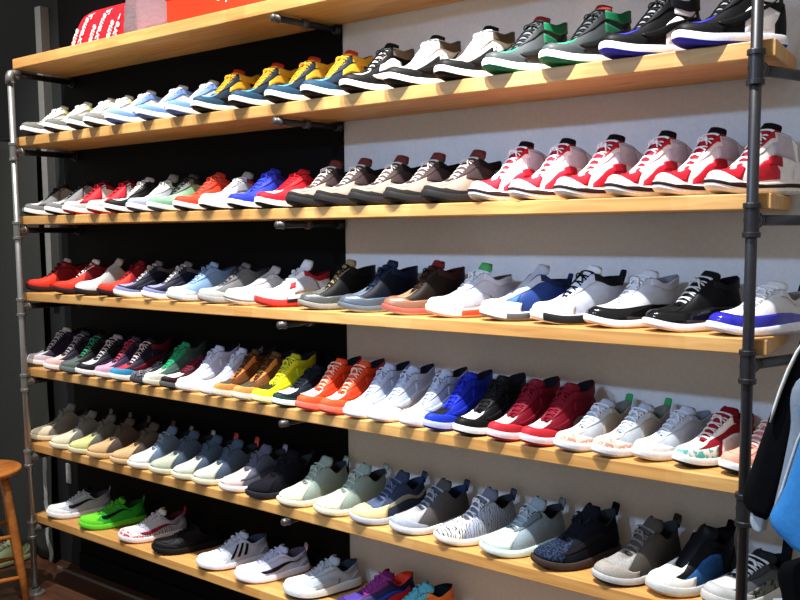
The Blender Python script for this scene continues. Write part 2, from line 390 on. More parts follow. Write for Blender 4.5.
    if 'band' in c: P('side_stripe', c['band'], lambda m: both(L, m, .26, .93, [(.26, .30), (.5, .34), (.93, .52)], [(.26, .40), (.5, .52), (.93, .66)], off=.0012))
    if 'insert' in c: P('sole_insert', c['insert'], lambda m: both(L, m, *g('insq', (.40, .74)), g('insl', .30), g('insh', .86), F=L.SS, off=.0016), 'rubber')
    if 'foxing' in c: P('sole_stripe', c['foxing'], lambda m: L.patch(m, 0, 2, .52, .80, F=L.SS, off=.0012, nu=60, nv=2), 'rubber')
    for nm, col, q0, q1, lo, hi in c.get('extra', ()): P(nm, col, lambda m: both(L, m, q0, q1, lo, hi, off=.0040))
    # tongue
    rows = []; n = 12; tg = sty['tg']; q_end = .56
    Ce = L.C(.56); Cp = L.C(.46); d = np.array((Ce[0]-Cp[0], 0, Ce[2]-Cp[2])); d /= np.linalg.norm(d)
    d2 = d*.9+np.array((-.05, 0, .6)); d2 /= np.linalg.norm(d2)
    for i in range(n+1):
        t = i/n
        if t < .7: q = .03+(q_end-.03)*t/.7; C = L.C(q); ctr = np.array((C[0], 0, C[2]+.001)); hw = abs(C[1])+.004; up = .003
        else: e = (t-.7)/.3; ctr = np.array((Ce[0], 0, Ce[2]+.001))+d2*tg*e; hw = .036*(1-.45*e**3.5)*g('tw', 1); hw = hw if e > 0 else abs(Ce[1]); up = .004
        row = []
        for j in range(-4, 5):
            k = j/4; row.append(L.bend(ctr+np.array((.022*k*k*(min(1, (t-.5)*4) if t > .5 else .15), hw*k, up*(1-k*k)-.004*k*k))))
        rows.append(row)
    mb = MB(); mb.sheet(rows, .006 if t else .004)
    R.append(('tongue', mb.mesh('tongue', M(g('tongue', main)))))
    if 'ttip' in c:          # differently coloured top of the tongue
        mb = MB(); mb.sheet(rows[-4:], .0105); R.append(('tongue_tab', mb.mesh('tongue_tab', M(c['ttip'], 'cloth'))))
    # laces
    if g('lace', 1):
        mb = MB(); nl = sty['nl']; lc = g('lace', '#e8e8e8')
        for i in range(nl):
            q0 = .15+(.54-.15)*i/max(1, nl-1); q1 = min(.56, q0+.035)
            for sg in (1, -1):
                A = L.C(q0)+np.array((0, 0, .002)); B = L.C(q1)+np.array((0, 0, .002)); A[1] = sg*(abs(A[1])+.006); B[1] = -sg*(abs(B[1])+.004)
                pts = [A+(B-A)*t+np.array((-.003*math.sin(PI*t), 0, .0062*math.sin(PI*t)**.6)) for t in (0, .12, .3, .5, .7, .88, 1)]
                mb.tube([L.bend(p) for p in pts], .0023, 5)
        top = L.C(.50)+np.array((-.006, 0, .008)); top[1] = 0
        for sg in (1, -1):
            lp = [top+np.array((-.006*math.sin(t*PI)-.004*t, sg*(.019*math.sin(t*PI*.9)), -.006*t*(1-t)*4+.006*math.sin(t*2*PI))) for t in [x/8 for x in range(9)]]
            mb.tube([L.bend(p) for p in lp], .0022, 5)
            lp = [top+np.array((-.010*t, sg*.022*t, -.020*t*t)) for t in (0, .35, .7, 1)]
            mb.tube([L.bend(p) for p in lp], .0022, 5)
        R.append(('laces', mb.mesh('laces', M(lc, 'cloth'))))
    if 'tab' in c:           # heel pull tab
        h = g('tabh', .017); Ch = L.C(1); rows = []
        for i in range(9):
            t = i/8; x = Ch[0]+.004*math.sin(t*PI)-.004+.010*t; z = Ch[2]-.018+(h+.018)*math.sin(min(1, t*1.15)*PI/2)
            wd = .0155*(1-.45*t**4)
            rows.append([L.bend((x, y*wd, z)) for y in (-1, -.5, 0, .5, 1)])
        mb = MB(); mb.sheet(rows, .0035); R.append(('pull_tab', mb.mesh('pull_tab', M(c['tab'], 'cloth'))))
    return R
CACHE = {}
OWNER = dict(swoosh='upper', stripe='upper', side_stripe='upper', ankle_patch='upper', lace_panel='upper', sole_stripe='midsole', sole_insert='midsole', tongue_tab='tongue')   # pieces that sit on a part
def shoe(key, style, c, name, x, y, z, deg, w, label, group):
    """first of a kind is built, the others are copies of its parts"""
    if key not in CACHE: CACHE[key] = build_shoe(style, c)
    root = empty(name, (x, y, z), math.radians(deg), label, 'sneaker', group)
    root.scale = (1, w, 1)
    made = {}
    for n, me in CACHE[key]:
        o = bpy.data.objects.new(n, me); COL.objects.link(o)
        o.parent = made.get(OWNER.get(n), root); made.setdefault(n, o)
    return root
SPEC = {  # white kinds: main greyer than toe, rear shade put into the colour
 'volt': ('low', {'main': '#e4e4e0', 'toe': '#84847f', 'mud': '#74746f', 'eye': '#efefef', 'heel': '#8a8a88', 'logo': '#6d6d6b', 'lining': '#d4e36a', 'tongue': '#efefef', 'mid': '#f2f2f2', 'out': '#3a3a3a', 'lace': '#efefef', 'collar': '#e2ecaa', 'dim': {'ze': 0.125, 'zd': 0.105, 'zh': 0.125}}),
 'sky': ('high', {'main': '#cfdcf2', 'toe': '#cfdcf2', 'mud': '#6f93d2', 'eye': '#7398d6', 'heel': '#7f9fd6', 'logo': '#6f92cf', 'ankle': '#e8edf5', 'collar': '#7f9fd6', 'tongue': '#dfe7f5', 'mid': '#f2f2f2', 'out': '#5f82c6', 'lace': '#e8edf5', 'dim': {'ze': 0.13, 'zd': 0.12, 'zh': 0.135}}),
 'amber': ('high', {'main': '#1d2a3a', 'toe': '#5fa8b4', 'mud': '#27465f', 'eye': '#24303c', 'ankle': '#f0b63a', 'ankq': (0.44, 0.72), 'ankl': [(0.44, 0.5), (0.72, 0.5)], 'ankh': [(0.44, 0.92), (0.72, 0.8)], 'heel': '#1a1a1c', 'collar': '#f0b63a', 'tongue': '#e8a63a', 'ttip': '#c3392b', 'mid': '#eceadf', 'out': '#1c1c1c', 'lace': '#f0b63a', 'logo': '#1a1a1c', 'lining': '#161618'}),
 'monohi': ('high', {'main': '#151515', 'toe': '#e8e6e1', 'mud': '#151515', 'eye': '#151515', 'heel': '#151515', 'ankle': '#eceae6', 'ankq': (0.4, 0.66), 'logo': '#e9e9e9', 'collar': '#6d5f50', 'tongue': '#e6e2dc', 'ttip': '#1a1a1a', 'mid': '#f0efe8', 'out': '#141414', 'lace': '#1c1c1c', 'lining': '#5d5042'}),
 'mono': ('high', {'main': '#f0efeb', 'toe': '#f0efeb', 'mud': '#1a1a1a', 'eye': '#efefef', 'heel': '#1a1a1a', 'side': '#191919', 'sideq': (0.3, 0.6), 'sideh': [(0.3, 0.3), (0.45, 0.5), (0.6, 0.62)], 'ankle': '#f0efeb', 'logo': '#1a1a1a', 'collar': '#54473a', 'tongue': '#eeeeee', 'ttip': '#1b1b1b', 'mid': '#f0efe8', 'out': '#141414', 'lace': '#efefef', 'lining': '#5d5042'}),
 'pine': ('high', {'main': '#3c4042', 'toe': '#27a06c', 'mud': '#35393b', 'eye': '#2b2e30', 'heel': '#1c6b48', 'collar': '#1c6b48', 'ankle': '#1d5a3e', 'logo': '#1f2224', 'tongue': '#595d5f', 'ttip': '#8d2b2b', 'mid': '#f0f0ea', 'out': '#1c7a50', 'lace': '#202224', 'lining': '#193c2c'}),
 'royal': ('high', {'main': '#141416', 'toe': '#3137b8', 'mud': '#131315', 'eye': '#131315', 'side': '#e2e0e4', 'sideq': (0.52, 0.84), 'sidel': 0.0, 'sideh': [(0.52, 0.42), (0.62, 0.62), (0.84, 0.4)], 'heel': '#121214', 'collar': '#15151a', 'ankle': '#e2e0e4', 'ankq': (0.6, 0.84), 'ankl': [(0.6, 0.66), (0.84, 0.62)], 'ankh': [(0.6, 0.8), (0.84, 0.74)], 'logo': '#141416', 'tongue': '#8d8f96', 'ttip': '#151517', 'mid': '#e6e4ee', 'out': '#2f35b5', 'lace': '#1a1a1a', 'lining': '#1b1b20'}),
 'elephant': ('low', {'main': '#8c8c8d', 'toe': '#f0f0f0', 'mud': '#77787a', 'strap': '#7f8082', 'heel': '#77787a', 'tongue': '#141414', 'lining': '#101010', 'mid': '#efefef', 'out': '#1a1a1a', 'lace': '#222222', 'dim': {'ze': 0.134, 'zd': 0.118, 'zh': 0.134}}),
 'redstrap': ('low', {'main': '#f0f0f0', 'toe': '#f0f0f0', 'mud': '#b9b9bb', 'strap': '#d42a35', 'heel': '#b9b9bb', 'tongue': '#2a1013', 'lining': '#4a0d14', 'collar': '#8c1b26', 'mid': '#efefef', 'out': '#d03a35', 'lace': '#d42a35', 'dim': {'ze': 0.134, 'zd': 0.118, 'zh': 0.134}}),
 'panda': ('low', {'main': '#151515', 'toe': '#eeeeee', 'mud': '#1b1b1b', 'eye': '#151515', 'heel': '#151515', 'tongue': '#bdbdbd', 'mid': '#ededed', 'out': '#202020', 'lace': '#eeeeee', 'lining': '#111111', 'logo': '#eeeeee', 'dim': {'ze': 0.134, 'zd': 0.118, 'zh': 0.134}}),
 'silver': ('high', {'main': '#a9acb8', 'toe': '#c7cad6', 'mud': '#9c9fb4', 'eye': '#e8e8ea', 'heel': '#222226', 'collar': '#1b1b1d', 'tongue': '#9b9b9b', 'ttip': '#8d8d8d', 'mid': '#eeeef6', 'out': '#555a6a', 'lace': '#f0f0f0', 'lining': '#141414', 'dim': {'ze': 0.125, 'zd': 0.108, 'zh': 0.12, 'tg': 0.035}}),
 'mint': ('low', {'main': '#8fc09a', 'toe': '#a5d1ae', 'mud': '#79a787', 'eye': '#6d7470', 'heel': '#222626', 'collar': '#1e2120', 'tongue': '#3f4544', 'mid': '#dfe6ea', 'out': '#5c6b66', 'lace': '#20211f', 'lining': '#101212', 'dim': {'ze': 0.134, 'zd': 0.118, 'zh': 0.134}}),
 'vermil': ('low', {'main': '#dc4a30', 'toe': '#e05a40', 'mud': '#d9432b', 'eye': '#c23a26', 'heel': '#8a1f18', 'collar': '#a82c22', 'tongue': '#b33a2c', 'mid': '#f0eae6', 'out': '#2a1a18', 'lace': '#e8634a', 'lining': '#4a1410', 'ankle': '#b03226', 'dim': {'ze': 0.134, 'zd': 0.118, 'zh': 0.134}}),
 'cement': ('mid', {'main': '#efefef', 'mud': '#f2f2f2', 'vamp': '#f2f2f2', 'ankle': '#8e8e90', 'ankq': (0.42, 0.72), 'ankl': [(0.42, 0.5), (0.72, 0.35)], 'ankh': [(0.42, 0.95), (0.72, 0.8)], 'heel': '#8e8e90', 'collar': '#96222c', 'tongue': '#a6a4a4', 'mid': '#f0f0f0', 'out': '#222222', 'lace': '#efefef', 'lining': '#7d1a22', 'dim': {'ze': 0.12, 'zd': 0.1, 'zh': 0.11}}),
 'cobalt': ('low', {'main': '#3444c8', 'toe': '#3b4bd2', 'mud': '#2a38b4', 'eye': '#3a4ad0', 'heel': '#1b2274', 'collar': '#1a1f5c', 'tongue': '#2231a0', 'mid': '#f2f2f2', 'out': '#15151c', 'lace': '#4252d8', 'lining': '#10143a', 'dim': {'ze': 0.134, 'zd': 0.118, 'zh': 0.134}}),
 'scarlet': ('high', {'main': '#d62530', 'toe': '#f0e6e2', 'mud': '#d2202c', 'eye': '#dc3038', 'heel': '#a01822', 'collar': '#b81c26', 'ankle': '#d62530', 'tongue': '#c2222a', 'mid': '#f2f2f2', 'out': '#161616', 'lace': '#d62530', 'lining': '#5a0f14', 'dim': {'ze': 0.125, 'zd': 0.105, 'zh': 0.12}}),
 'mocha': ('mid', {'main': '#a39283', 'toe': '#ac9c8c', 'mud': '#2b2827', 'mudv': [(0, 0.24), (0.2, 0.22), (0.4, 0.08)], 'rand': '#2c2a2a', 'randk': 'suede', 'randv': [(0, 0.2), (0.16, 0.18), (0.25, 0.26), (0.38, 0.14), (0.5, 0.1), (0.7, 0.12), (1, 0.2)], 'eye': '#463b3a', 'ankle': '#3f3334', 'ankq': (0.42, 0.78), 'ankl': [(0.42, 0.55), (0.55, 0.3), (0.78, 0.25)], 'ankh': [(0.42, 0.8), (0.78, 0.8)], 'heel': '#3a3334', 'collar': '#1c1a1b', 'tongue': '#5a4746', 'ttip': '#64302c', 'mid': '#2a2828', 'out': '#242222', 'lace': '#d8cfc6', 'lining': '#151213', 'mat': 'suede', 'W': 0.049}),
 'carmine': ('mid', {'main': '#efe9ea', 'toe': '#c5202f', 'toeq': 0.3, 'toev': ([(0, 0.2), (0.3, 0.12)], [(0, 0.88), (0.2, 0.82), (0.3, 0.5)]), 'mud': '#f4efe9', 'mudv': [(0, 0.4), (0.12, 0.36), (0.22, 0.22), (0.3, 0.06)], 'side': '#c92434', 'sideq': (0.34, 0.6), 'sidel': 0.06, 'sideh': [(0.34, 0.2), (0.44, 0.48), (0.52, 0.46), (0.6, 0.2)], 'eye': '#efe6e8', 'extra': [('lace_panel', '#b01c2a', 0.4, 0.575, [(0.4, 0.9), (0.575, 0.86)], 1.0), ('ankle_patch', '#a81c2a', 0.5, 0.62, [(0.5, 0.34), (0.62, 0.28)], [(0.5, 0.52), (0.62, 0.46)])], 'ankle': '#bdb2bd', 'ankq': (0.55, 0.8), 'ankl': [(0.55, 0.5), (0.8, 0.42)], 'ankh': [(0.55, 0.985), (0.8, 0.97)], 'foxing': '#301a1e', 'insert': '#2b1719', 'insq': (0.2, 0.46), 'insl': 0.55, 'insh': [(0.2, 0.75), (0.3, 1.0), (0.46, 0.8)], 'heel': '#e9e4e6', 'tongue': '#a81c2c', 'ttip': '#151214', 'mid': '#f2eadf', 'out': '#d9cfc4', 'lace': '#f4f2f2', 'lining': '#201215', 'W': 0.05, 'dim': {'ze': 0.16, 'zd': 0.15, 'zh': 0.122, 'tg': 0.02}}),  # ankle greyed: shade on a white panel put into its colour
 'lava': ('low', {'main': '#e23a26', 'toe': '#e8442e', 'mud': '#d93422', 'heel': '#4a0f14', 'collar': '#6a141c', 'ankle': '#7a161e', 'ankq': (0.44, 0.7), 'ankl': [(0.44, 0.1), (0.7, 0.1)], 'ankh': [(0.44, 0.9), (0.7, 0.8)], 'tongue': '#7a161e', 'ttip': '#c9b7b4', 'mid': '#3a1e1c', 'out': '#1e1614', 'lace': '#5a1218', 'lining': '#2a0d10', 'dim': {'ze': 0.134, 'zd': 0.118, 'zh': 0.134}}),
 'lava2': ('low', {'main': '#e23a26', 'toe': '#e8442e', 'mud': '#d93422', 'heel': '#4a0f14', 'collar': '#6a141c', 'ankle': '#7a161e', 'ankq': (0.44, 0.7), 'ankl': [(0.44, 0.1), (0.7, 0.1)], 'ankh': [(0.44, 0.9), (0.7, 0.8)], 'tongue': '#f0dede', 'ttip': '#e8dcdc', 'mid': '#3a1e1c', 'out': '#1e1614', 'lace': '#5a1218', 'lining': '#2a0d10', 'dim': {'ze': 0.134, 'zd': 0.118, 'zh': 0.134}}),
 'bone': ('knit', {'main': '#dcdbd8', 'toe': '#f4f4f2', 'ankle': '#a6a5a6', 'ankq': (0.36, 0.75), 'ankl': 0.1, 'ankh': 0.97, 'tongue': '#b9b5b5', 'mid': '#2d2422', 'out': '#2a2422', 'lace': 0, 'lining': '#6a6464', 'tab': '#cfcaca'}),
 'lava3': ('low', {'main': '#e23a26', 'toe': '#e8442e', 'mud': '#d93422', 'heel': '#4a0f14', 'collar': '#6a141c', 'ankle': '#8a1a22', 'ankq': (0.44, 0.7), 'ankl': 0.1, 'ankh': 0.9, 'tongue': '#8a1a22', 'mid': '#2a1a1a', 'out': '#1a1414', 'lace': '#7a161e', 'lining': '#2a0d10', 'dim': {'ze': 0.134, 'zd': 0.118, 'zh': 0.134}}),
 'indigo': ('low', {'main': '#0f1226', 'toe': '#8d90b8', 'mud': '#8084b0', 'mudv': [(0, 0.3), (0.2, 0.28), (0.4, 0.1)], 'eye': '#24263a', 'side': '#191b2a', 'heel': '#3c3c44', 'collar': '#4a4a50', 'tongue': '#77777c', 'mid': '#f2ece6', 'out': '#e8e2da', 'lace': '#d8cfd2', 'lining': '#15151c', 'W': 0.049, 'dim': {'ze': 0.134, 'zd': 0.118, 'zh': 0.134}}),
 'glacier': ('low', {'main': '#7d9dc4', 'toe': '#ccd5d8', 'mud': '#cfd6d6', 'eye': '#83a2c9', 'heel': '#6a8ab4', 'collar': '#7393bd', 'tongue': '#98b0ce', 'mid': '#c8ced0', 'out': '#b8a890', 'lace': '#7896bd', 'lining': '#3a4a60', 'W': 0.049, 'dim': {'ze': 0.134, 'zd': 0.118, 'zh': 0.134}}),
 'stone': ('low', {'main': '#6a696b', 'toe': '#bcbfbc', 'mud': '#b4b6b2', 'eye': '#5c5b5e', 'heel': '#555557', 'collar': '#5b5b5b', 'tongue': '#6d6b6b', 'mid': '#a3a09b', 'out': '#8d8780', 'lace': '#3a3a3e', 'lining': '#252528', 'W': 0.049, 'dim': {'ze': 0.134, 'zd': 0.118, 'zh': 0.134}}),
 'creamsole': ('mid', {'main': '#a8a7ab', 'toe': '#f4f4f4', 'mud': '#f4f4f2', 'eye': '#a8a7ab', 'heel': '#8d8c90', 'collar': '#99989e', 'tongue': '#a8a7ab', 'mid': '#efe2d2', 'out': '#efe0c8', 'lace': 0, 'foxing': '#9a9690', 'lining': '#4a4a50', 'W': 0.049, 'dim': {'ze': 0.115, 'zd': 0.09, 'zh': 0.1}}),
 'firesole': ('mid', {'main': '#f2f2f2', 'toe': '#f2f2f2', 'mud': '#f4f4f4', 'eye': '#eeeeee', 'ankle': '#aeb2b8', 'ankq': (0.46, 0.72), 'ankl': 0.2, 'ankh': 0.75, 'side': '#c22a30', 'sideq': (0.4, 0.47), 'sidel': 0.45, 'sideh': 0.75, 'heel': '#1d1b1d', 'collar': '#9c1f2a', 'tongue': '#d6d4da', 'ttip': '#dcdae0', 'mid': '#cf3a34', 'out': '#b9302c', 'insert': '#141414', 'insq': (0.4, 0.6), 'insl': 0.6, 'insh': 1.0, 'lace': '#d8d8dc', 'lining': '#701820', 'W': 0.05, 'dim': {'ze': 0.13, 'zd': 0.108, 'zh': 0.125, 'tg': 0.04}}),
 'graphite': ('patent', {'randv': [(0, 0.62), (0.2, 0.55), (0.32, 0.3), (0.6, 0.16), (1, 0.2)], 'main': '#09090a', 'rand': '#4d504e', 'randk': 'plastic', 'toe': '#5a5d5a', 'collar': '#101010', 'tongue': '#8a7350', 'heel': '#161616', 'mid': '#8c857c', 'out': '#7d766c', 'lace': '#141414', 'lining': '#0e0e0e', 'W': 0.05, 'dim': {'ze': 0.15, 'zd': 0.134, 'zh': 0.152, 'tg': 0.022}}),
 'midnight': ('patent', {'randv': [(0, 0.62), (0.2, 0.55), (0.32, 0.3), (0.6, 0.16), (1, 0.2)], 'main': '#080d1a', 'rand': '#4b5664', 'randk': 'plastic', 'toe': '#5a6672', 'collar': '#101a30', 'tongue': '#13233a', 'heel': '#0e1524', 'mid': '#5e6468', 'out': '#b0aaa5', 'lace': '#111a2a', 'lining': '#0b111e', 'W': 0.05, 'dim': {'ze': 0.15, 'zd': 0.134, 'zh': 0.152, 'tg': 0.022}}),
 'bronze': ('patent', {'randv': [(0, 0.62), (0.2, 0.55), (0.32, 0.3), (0.6, 0.16), (1, 0.2)], 'main': '#170d08', 'rand': '#8a5f48', 'randk': 'plastic', 'toe': '#8c7458', 'collar': '#2e1614', 'tongue': '#2e1c14', 'ttip': '#6a1e1e', 'heel': '#501a18', 'mid': '#c4584a', 'out': '#b8aca4', 'lace': '#24160f', 'lining': '#3a1412', 'W': 0.05, 'dim': {'ze': 0.15, 'zd': 0.134, 'zh': 0.152, 'tg': 0.022}}),
 'hare': ('mid', {'main': '#b9bbc8', 'toe': '#f4f2f0', 'mud': '#f4f3f1', 'eye': '#b4b6c2', 'heel': '#b4b4c0', 'collar': '#c2c3d0', 'tongue': '#d9dbe0', 'ttip': '#4c9c5c', 'side': '#b9bbc6', 'logo': 0, 'insert': '#d9502e', 'insq': (0.38, 0.66), 'mid': '#eeeae8', 'out': '#e0b0a0', 'lace': '#dcdce0', 'lining': '#6a6a72', 'W': 0.052, 'dim': {'zd': 0.115, 'zh': 0.13}}),  # white shoe, main darkened to paint the shade on its rear
 'flint': ('mid', {'main': '#243a74', 'toe': '#f4f4f4', 'mud': '#f5f5f5', 'mudv': [(0, 0.6), (0.16, 0.55), (0.28, 0.46), (0.4, 0.3)], 'eye': '#b4b6c0', 'side': '#3a64b4', 'sideq': (0.22, 0.36), 'sidel': [(0.22, 0.5), (0.36, 0.3)], 'sideh': [(0.22, 0.7), (0.36, 0.72)], 'insert': '#5a5c62', 'insq': (0.3, 0.46), 'heel': '#1a2c5c', 'collar': '#182548', 'tongue': '#a9adb8', 'mid': '#ececec', 'out': '#777777', 'lace': 0, 'lining': '#1b2544', 'tab': '#1c2a50', 'W': 0.052, 'dim': {'zd': 0.118, 'zh': 0.12}}),
 'linen': ('mid', {'main': '#c3c8d8', 'toe': '#f2f2f2', 'mud': '#f4f4f4', 'mudv': [(0, 0.5), (0.2, 0.5), (0.4, 0.3)], 'eye': '#c3c8d6', 'collar': '#131316', 'tongue': '#d9dde4', 'lace': '#141414', 'insert': '#26272a', 'insq': (0.16, 0.72), 'insl': 0.15, 'insh': 0.95, 'mid': '#e6e6e8', 'out': '#e0d8d4', 'heel': '#bfc4d4', 'tab': '#131316', 'lining': '#18181c', 'W': 0.052, 'dim': {'ze': 0.145, 'zd': 0.128, 'zh': 0.135, 'tg': 0.02, 'nl': 6}}),  # main darkened: rear shade painted on a white upper
 'concord': ('patent', {'main': '#c9ccd6', 'rand': '#121214', 'toe': '#e4e4e6', 'collar': '#c6c9d4', 'tongue': '#c9ccd6', 'mid': '#f2efee', 'out': '#e2c8c0', 'lace': '#e4e6ea', 'lining': '#7a7d88', 'logo': 0, 'W': 0.052}),  # white upper toned down in main for its shaded rear
 'gamma': ('patent', {'main': '#0e0e10', 'rand': '#121213', 'toe': '#141414', 'collar': '#111113', 'tongue': '#121214', 'mid': '#efeae8', 'out': '#e2cfc8', 'lace': '#c9c9c9', 'lining': '#0c0c0c', 'W': 0.052}),
 'ultra': ('patent', {'main': '#d5d2d2', 'rand': '#2d2aa0', 'toe': '#f2f2f2', 'collar': '#cfcbcb', 'tongue': '#d8d6d6', 'mid': '#e9e7f0', 'out': '#c8c4d8', 'lace': '#f2f2f2', 'lining': '#8a8688', 'tab': '#2a2a30', 'W': 0.052, 'dim': {'ze': 0.115, 'zd': 0.085, 'zh': 0.105}}),
 'plum': ('high', {'main': '#2b2238', 'toe': '#dcd2da', 'mud': '#d0c0cc', 'eye': '#1b1622', 'heel': '#2d2440', 'collar': '#2d2440', 'ankle': '#2b2238', 'tongue': '#1b1622', 'mid': '#f0eeea', 'out': '#8a8a8a', 'lace': '#cfcad4', 'logo': '#2d2440', 'lining': '#15131a', 'ttip': '#c8c8c8'}),
 'plum2': ('high', {'main': '#241d2c', 'toe': '#e8c8c8', 'mud': '#e0b0ae', 'eye': '#17141c', 'heel': '#2d2440', 'collar': '#2d2440', 'ankle': '#241d2c', 'tongue': '#17141c', 'mid': '#f0eeea', 'out': '#d08080', 'lace': '#a9a4ac', 'logo': '#2d2440', 'lining': '#15131a', 'ttip': '#4a4a52'}),
 'forest': ('high', {'main': '#18181a', 'toe': '#5a6a66', 'mud': '#55635f', 'eye': '#131414', 'heel': '#20202a', 'collar': '#20202a', 'ankle': '#18181a', 'tongue': '#131414', 'mid': '#6a7672', 'out': '#4a5552', 'lace': '#3f9a76', 'logo': '#20202a', 'lining': '#15131a'}),
 'noir': ('high', {'main': '#191522', 'toe': '#e8e8ea', 'mud': '#1d1b22', 'eye': '#17131c', 'heel': '#241a30', 'collar': '#241a30', 'ankle': '#191522', 'tongue': '#17131c', 'mid': '#efe6e8', 'out': '#8a8a8a', 'lace': '#c8c4cc', 'logo': '#241a30', 'lining': '#15131a', 'ttip': '#a9a4b0'}),
 'lilac': ('high', {'main': '#3a2e4a', 'toe': '#c79bb0', 'mud': '#c49ab2', 'eye': '#2e2440', 'heel': '#40334e', 'collar': '#40334e', 'ankle': '#3a2e4a', 'tongue': '#2e2440', 'mid': '#ece2e0', 'out': '#8a8a8a', 'lace': '#cf4a5a', 'logo': '#40334e', 'lining': '#15131a', 'ttip': '#4a3e58'}),
 'claret': ('high', {'main': '#2a2638', 'toe': '#c03a4a', 'mud': '#2f8cba', 'eye': '#1c1c28', 'heel': '#6a1626', 'collar': '#701a2c', 'ankle': '#2a2638', 'tongue': '#1c1c28', 'mid': '#f2ecea', 'out': '#8a8a8a', 'lace': '#e6d2da', 'logo': '#6a1626', 'lining': '#15131a'}),
 'speckle': ('low', {'main': '#202028', 'toe': ('#3a3a44', 'mottle', '#a09aa6'), 'mud': ('#2a2a34', 'mottle', '#8d8896'), 'tongue': '#18181e', 'mid': '#4a4856', 'out': '#30303a', 'lace': '#20202a', 'lining': '#101014'}),
 'shamrock': ('high', {'main': '#4d6a62', 'toe': '#e6e6da', 'mud': '#dcdccc', 'eye': '#2b9a68', 'heel': '#4a5a58', 'collar': '#4a5a58', 'ankle': '#4d6a62', 'tongue': '#2b9a68', 'mid': '#dcd8c6', 'out': '#a9977a', 'lace': '#2f9f6c', 'logo': '#4a5a58', 'lining': '#15131a', 'W': 0.046}),
 'burgundy': ('low', {'main': '#3a0f1c', 'toe': '#efefef', 'mud': '#151517', 'mudv': [(0, 0.3), (0.4, 0.1)], 'eye': '#4a1424', 'heel': '#8a8488', 'collar': '#9a9498', 'tongue': '#4a1424', 'mid': '#5a5a5a', 'out': '#1a1a1a', 'lace': '#7a2030', 'lining': '#1c1014'}),
 'snow': ('high', {'main': '#c9cee4', 'toe': '#f2f2f6', 'mud': '#f2f2f6', 'eye': '#c9cfe6', 'heel': '#bcc2dc', 'collar': '#bcc2dc', 'ankle': '#c9cee4', 'tongue': '#c9cfe6', 'mid': '#efecee', 'out': '#e0d8d8', 'lace': '#d2d6ea', 'logo': '#c2c8e0', 'lining': '#15131a', 'W': 0.049}),
 'wheat': ('high', {'main': '#6a3f20', 'toe': '#4a4438', 'mud': '#c88a4a', 'eye': '#d8803a', 'heel': '#5a3820', 'collar': '#4a2e1c', 'ankle': '#6a3f20', 'tongue': '#5a3a20', 'mid': '#e6e0cc', 'out': '#cfc6aa', 'lace': '#4a3018', 'logo': '#5a3820', 'lining': '#15131a', 'W': 0.049}),
 'lemon': ('high', {'main': '#c8c41e', 'toe': '#2a2814', 'mud': '#e8d82c', 'eye': '#d8d024', 'heel': '#b8b41c', 'collar': '#b8b41c', 'ankle': '#c8c41e', 'tongue': '#a8a41c', 'mid': '#ece6b0', 'out': '#c8bf80', 'lace': '#dcd43a', 'logo': '#b8b41c', 'lining': '#15131a', 'W': 0.049}),
 'spruce': ('low', {'main': '#141a22', 'toe': '#f2f2f2', 'mud': '#1f3c38', 'mudv': [(0, 0.3), (0.4, 0.1)], 'eye': '#141a24', 'heel': '#1a2030', 'collar': '#12161e', 'tongue': '#101418', 'mid': '#dfe6e6', 'out': '#141414', 'lace': '#1a2028', 'lining': '#0e1014', 'logo': '#a8a8b4', 'W': 0.049, 'dim': {'ze': 0.12, 'zd': 0.1, 'zh': 0.11}}),
 'tangerine': ('high', {'main': '#c93a1c', 'toe': '#f4efec', 'mud': '#e2542c', 'eye': '#d8441f', 'heel': '#c23818', 'collar': '#c23818', 'ankle': '#c93a1c', 'tongue': '#d8441f', 'mid': '#e8705c', 'out': '#d84a38', 'lace': '#e8b8a0', 'logo': '#c23818', 'lining': '#15131a', 'side': '#b8a8b0', 'sideq': (0.5, 0.72), 'sidel': 0.05, 'sideh': 0.4, 'W': 0.049}),
 'white': ('high', {'main': '#aab2c8', 'toe': '#f2f2ea', 'mud': '#e6eaf2', 'eye': '#aab2c8', 'heel': '#a6aec6', 'collar': '#a6aec6', 'ankle': '#aab2c8', 'tongue': '#aab2c8', 'mid': '#ebe9ee', 'out': '#d8d4d8', 'lace': '#b4bccf', 'logo': '#b8bfd2', 'lining': '#15131a', 'W': 0.049}),  # blue-grey main paints the shaded rear of a white shoe
 'blueblack': ('high', {'main': '#1a2ba8', 'toe': '#1a1c22', 'mud': '#2038b8', 'eye': '#1a2aa0', 'heel': '#1a2a9c', 'collar': '#1a2a9c', 'ankle': '#1a2ba8', 'tongue': '#1a2aa0', 'mid': '#b8c0ea', 'out': '#2038b0', 'lace': '#1b2cae', 'logo': '#1a2a9c', 'lining': '#15131a', 'W': 0.049}),
 'pandahi': ('high', {'main': '#111113', 'toe': '#f0f0f2', 'mud': '#141414', 'eye': '#111113', 'heel': '#121214', 'collar': '#121214', 'ankle': '#111113', 'tongue': '#111113', 'mid': '#ececec', 'out': '#121212', 'lace': '#18181a', 'logo': '#121214', 'lining': '#15131a', 'side': '#b8b0bc', 'sideq': (0.52, 0.74), 'sidel': 0.05, 'sideh': 0.4, 'W': 0.049}),
 'brick': ('high', {'main': '#6e1020', 'toe': '#cac0b8', 'mud': '#b82a34', 'eye': '#701222', 'heel': '#6a1020', 'collar': '#6a1020', 'ankle': '#6e1020', 'tongue': '#701222', 'mid': '#e8d2d4', 'out': '#b8242e', 'lace': '#7a1626', 'logo': '#6a1020', 'lining': '#15131a', 'W': 0.049, 'side': '#8a7678', 'sideq': (0.54, 0.74), 'sidel': 0.05, 'sideh': 0.34}),
